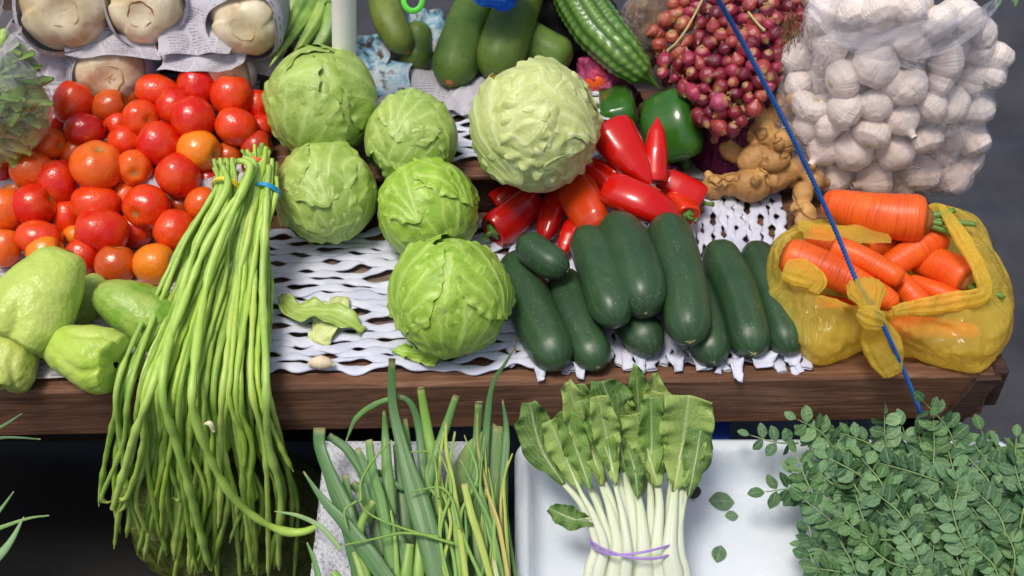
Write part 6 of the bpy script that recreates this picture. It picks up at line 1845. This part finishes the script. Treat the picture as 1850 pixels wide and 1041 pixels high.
solo('orange_fruit', (V * .022 + np.array((c[0], c[1], .10)), F, {'s': T / PI}), MT['tomato'], 'small orange fruit inside the pink plastic bag', 'fruit', color=ORG)
c = P(1172, 6, .17); k = mpp(c)
V, F, at = bagblob((c[0], c[1], .125), (.05, .045, .10), 69, .05, 2.2)
solo('plastic_bag', (V, F, at), MT['clear'], 'clear bag of brown dried pieces above the shallots', 'bag')
solo('dried_pieces', bagblob((c[0], c[1], .12), (.044, .04, .09), 70, .14, 6.0), MT['brown'], 'brown dried pieces inside the clear bag above the shallots', 'dried food', kind='stuff')
solo('plastic_bag', sheet((P(1222, 318, .012), P(1330, 322, .012), P(1352, 262, .012), P(1240, 262, .012)), 71, .02, 40, 40, folds=24, lift=lambda U, W_, B: np.maximum(.008 - B[..., 2], 0)), MT['milky'], 'flat crumpled clear plastic under the ginger arm', 'bag', smooth=False)
solo('plastic_bag', bagblob((P(1010, 20, .10)[0], .80, .06), (.13, .10, .14), 73, .12, 2.6, floor=TZ if False else .002), MT['black'], 'black bag shape added to stand in for shade behind the gourds', 'bag')  # black blob added to fill the shaded gap between the gourds
c = P(1206, 308, .02); solo('plastic_bag', bagblob((c[0], c[1], .022), (.02, .02, .02), 75, .2, 3.0, 40, 30), MT['purple'], 'scrap of purple plastic behind the pointed scarlet pepper', 'bag')

# clear bag of greens at the left edge
BC, BR = P(-20, 180, .22), None
k = mpp(BC); BR = (112 * k, 95 * k, 118 * k)
g = np.random.default_rng(91)
gl = thing('plastic_bag', 'clear plastic bag of cut green pods at the left edge', 'bag', (BC[0], BC[1], BC[2] - BR[2]))
V, F, T, Q = ball(120, 80)
V = ruck(V, 77, .05, 3.0)
part('film', (V * np.array(BR) + BC, F, {'s': T / PI, 'a': Q / (2 * PI)}), MT['clear_thin'], gl)
nk = [BC + np.array((0, 0, BR[2] * .7)), BC + np.array((.012, 0, BR[2] * 1.05)), BC + np.array((.03, -.01, BR[2] * 1.35))]
part('gathered_neck', tube(nk, [.075, .04, .05], 40, 60, lobes=(13, .16, 0), wob=.08, seed=4, cap=False), MT['milky'], gl)
for i in range(130):
    x, y = g.uniform(-30, 78), g.uniform(68, 285)
    if (x + 20) ** 2 / 100 ** 2 + (y - 180) ** 2 / 112 ** 2 > .93: continue
    c = PE(x, y, BC, tuple(b - .034 - .014 * g.uniform() for b in BR))
    an = g.uniform(0, 360); d = imgdir(an, g.uniform(-.2, .2)); L_ = g.uniform(.018, .032)
    low = y > 215
    col = [lin(150, 136, 60), lin(164, 150, 80), lin(128, 134, 52)][i % 3] if low else [lin(88, 138, 44), lin(120, 160, 60), lin(66, 112, 40), lin(150, 178, 88)][i % 4]
    o = solo('green_pod', tube([c - d * L_, c + np.array((0, 0, .003)), c + d * L_], [.005, .014, .013, .004], 14, 12, flat=g.uniform(.2, .6)), MT['bean'], 'olive brown pod piece low in the clear bag at picture edge' if low else 'cut green pod piece inside the clear bag at picture edge', 'pod', 'olive pod pieces in the clear bag' if low else 'green pod pieces in the clear bag', color=col)
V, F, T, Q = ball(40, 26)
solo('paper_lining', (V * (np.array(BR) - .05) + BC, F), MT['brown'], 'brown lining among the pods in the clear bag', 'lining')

# small loose things
q = P(580, 658, .020)
o = solo('garlic_clove', tube([q + (-.018, 0, 0), q + (-.006, 0, .003), q + (.008, 0, .002), q + (.017, 0, -.002)], [.002, .008, .0105, .008, .003], 20, 16, wob=.05), MT['garlic'], 'single pale garlic clove lying on the foam net', 'garlic', color=lin(226, 208, 176))
gs = []
g = np.random.default_rng(8)
lr = thing('leaf_bunch', 'dark green leaf sprays entering at the upper right corner', 'leaves', tuple(P(1860, -30, .05)))
for k in range(14):
    x, y = g.uniform(1790, 1850), g.uniform(-30, 18)
    p0 = P(x, -50, .06); p1 = P(x + g.uniform(-16, 16), y, .05)
    part('leaf', leaf([p0, (p0 + p1) / 2 + (0, 0, .01), p1], [.003, .006, .007, .001], 10, 5, tuple(-FWD), .2, .002, 5, seed=k), MT['leaflet'], lr, color=lin(52, 92, 36))
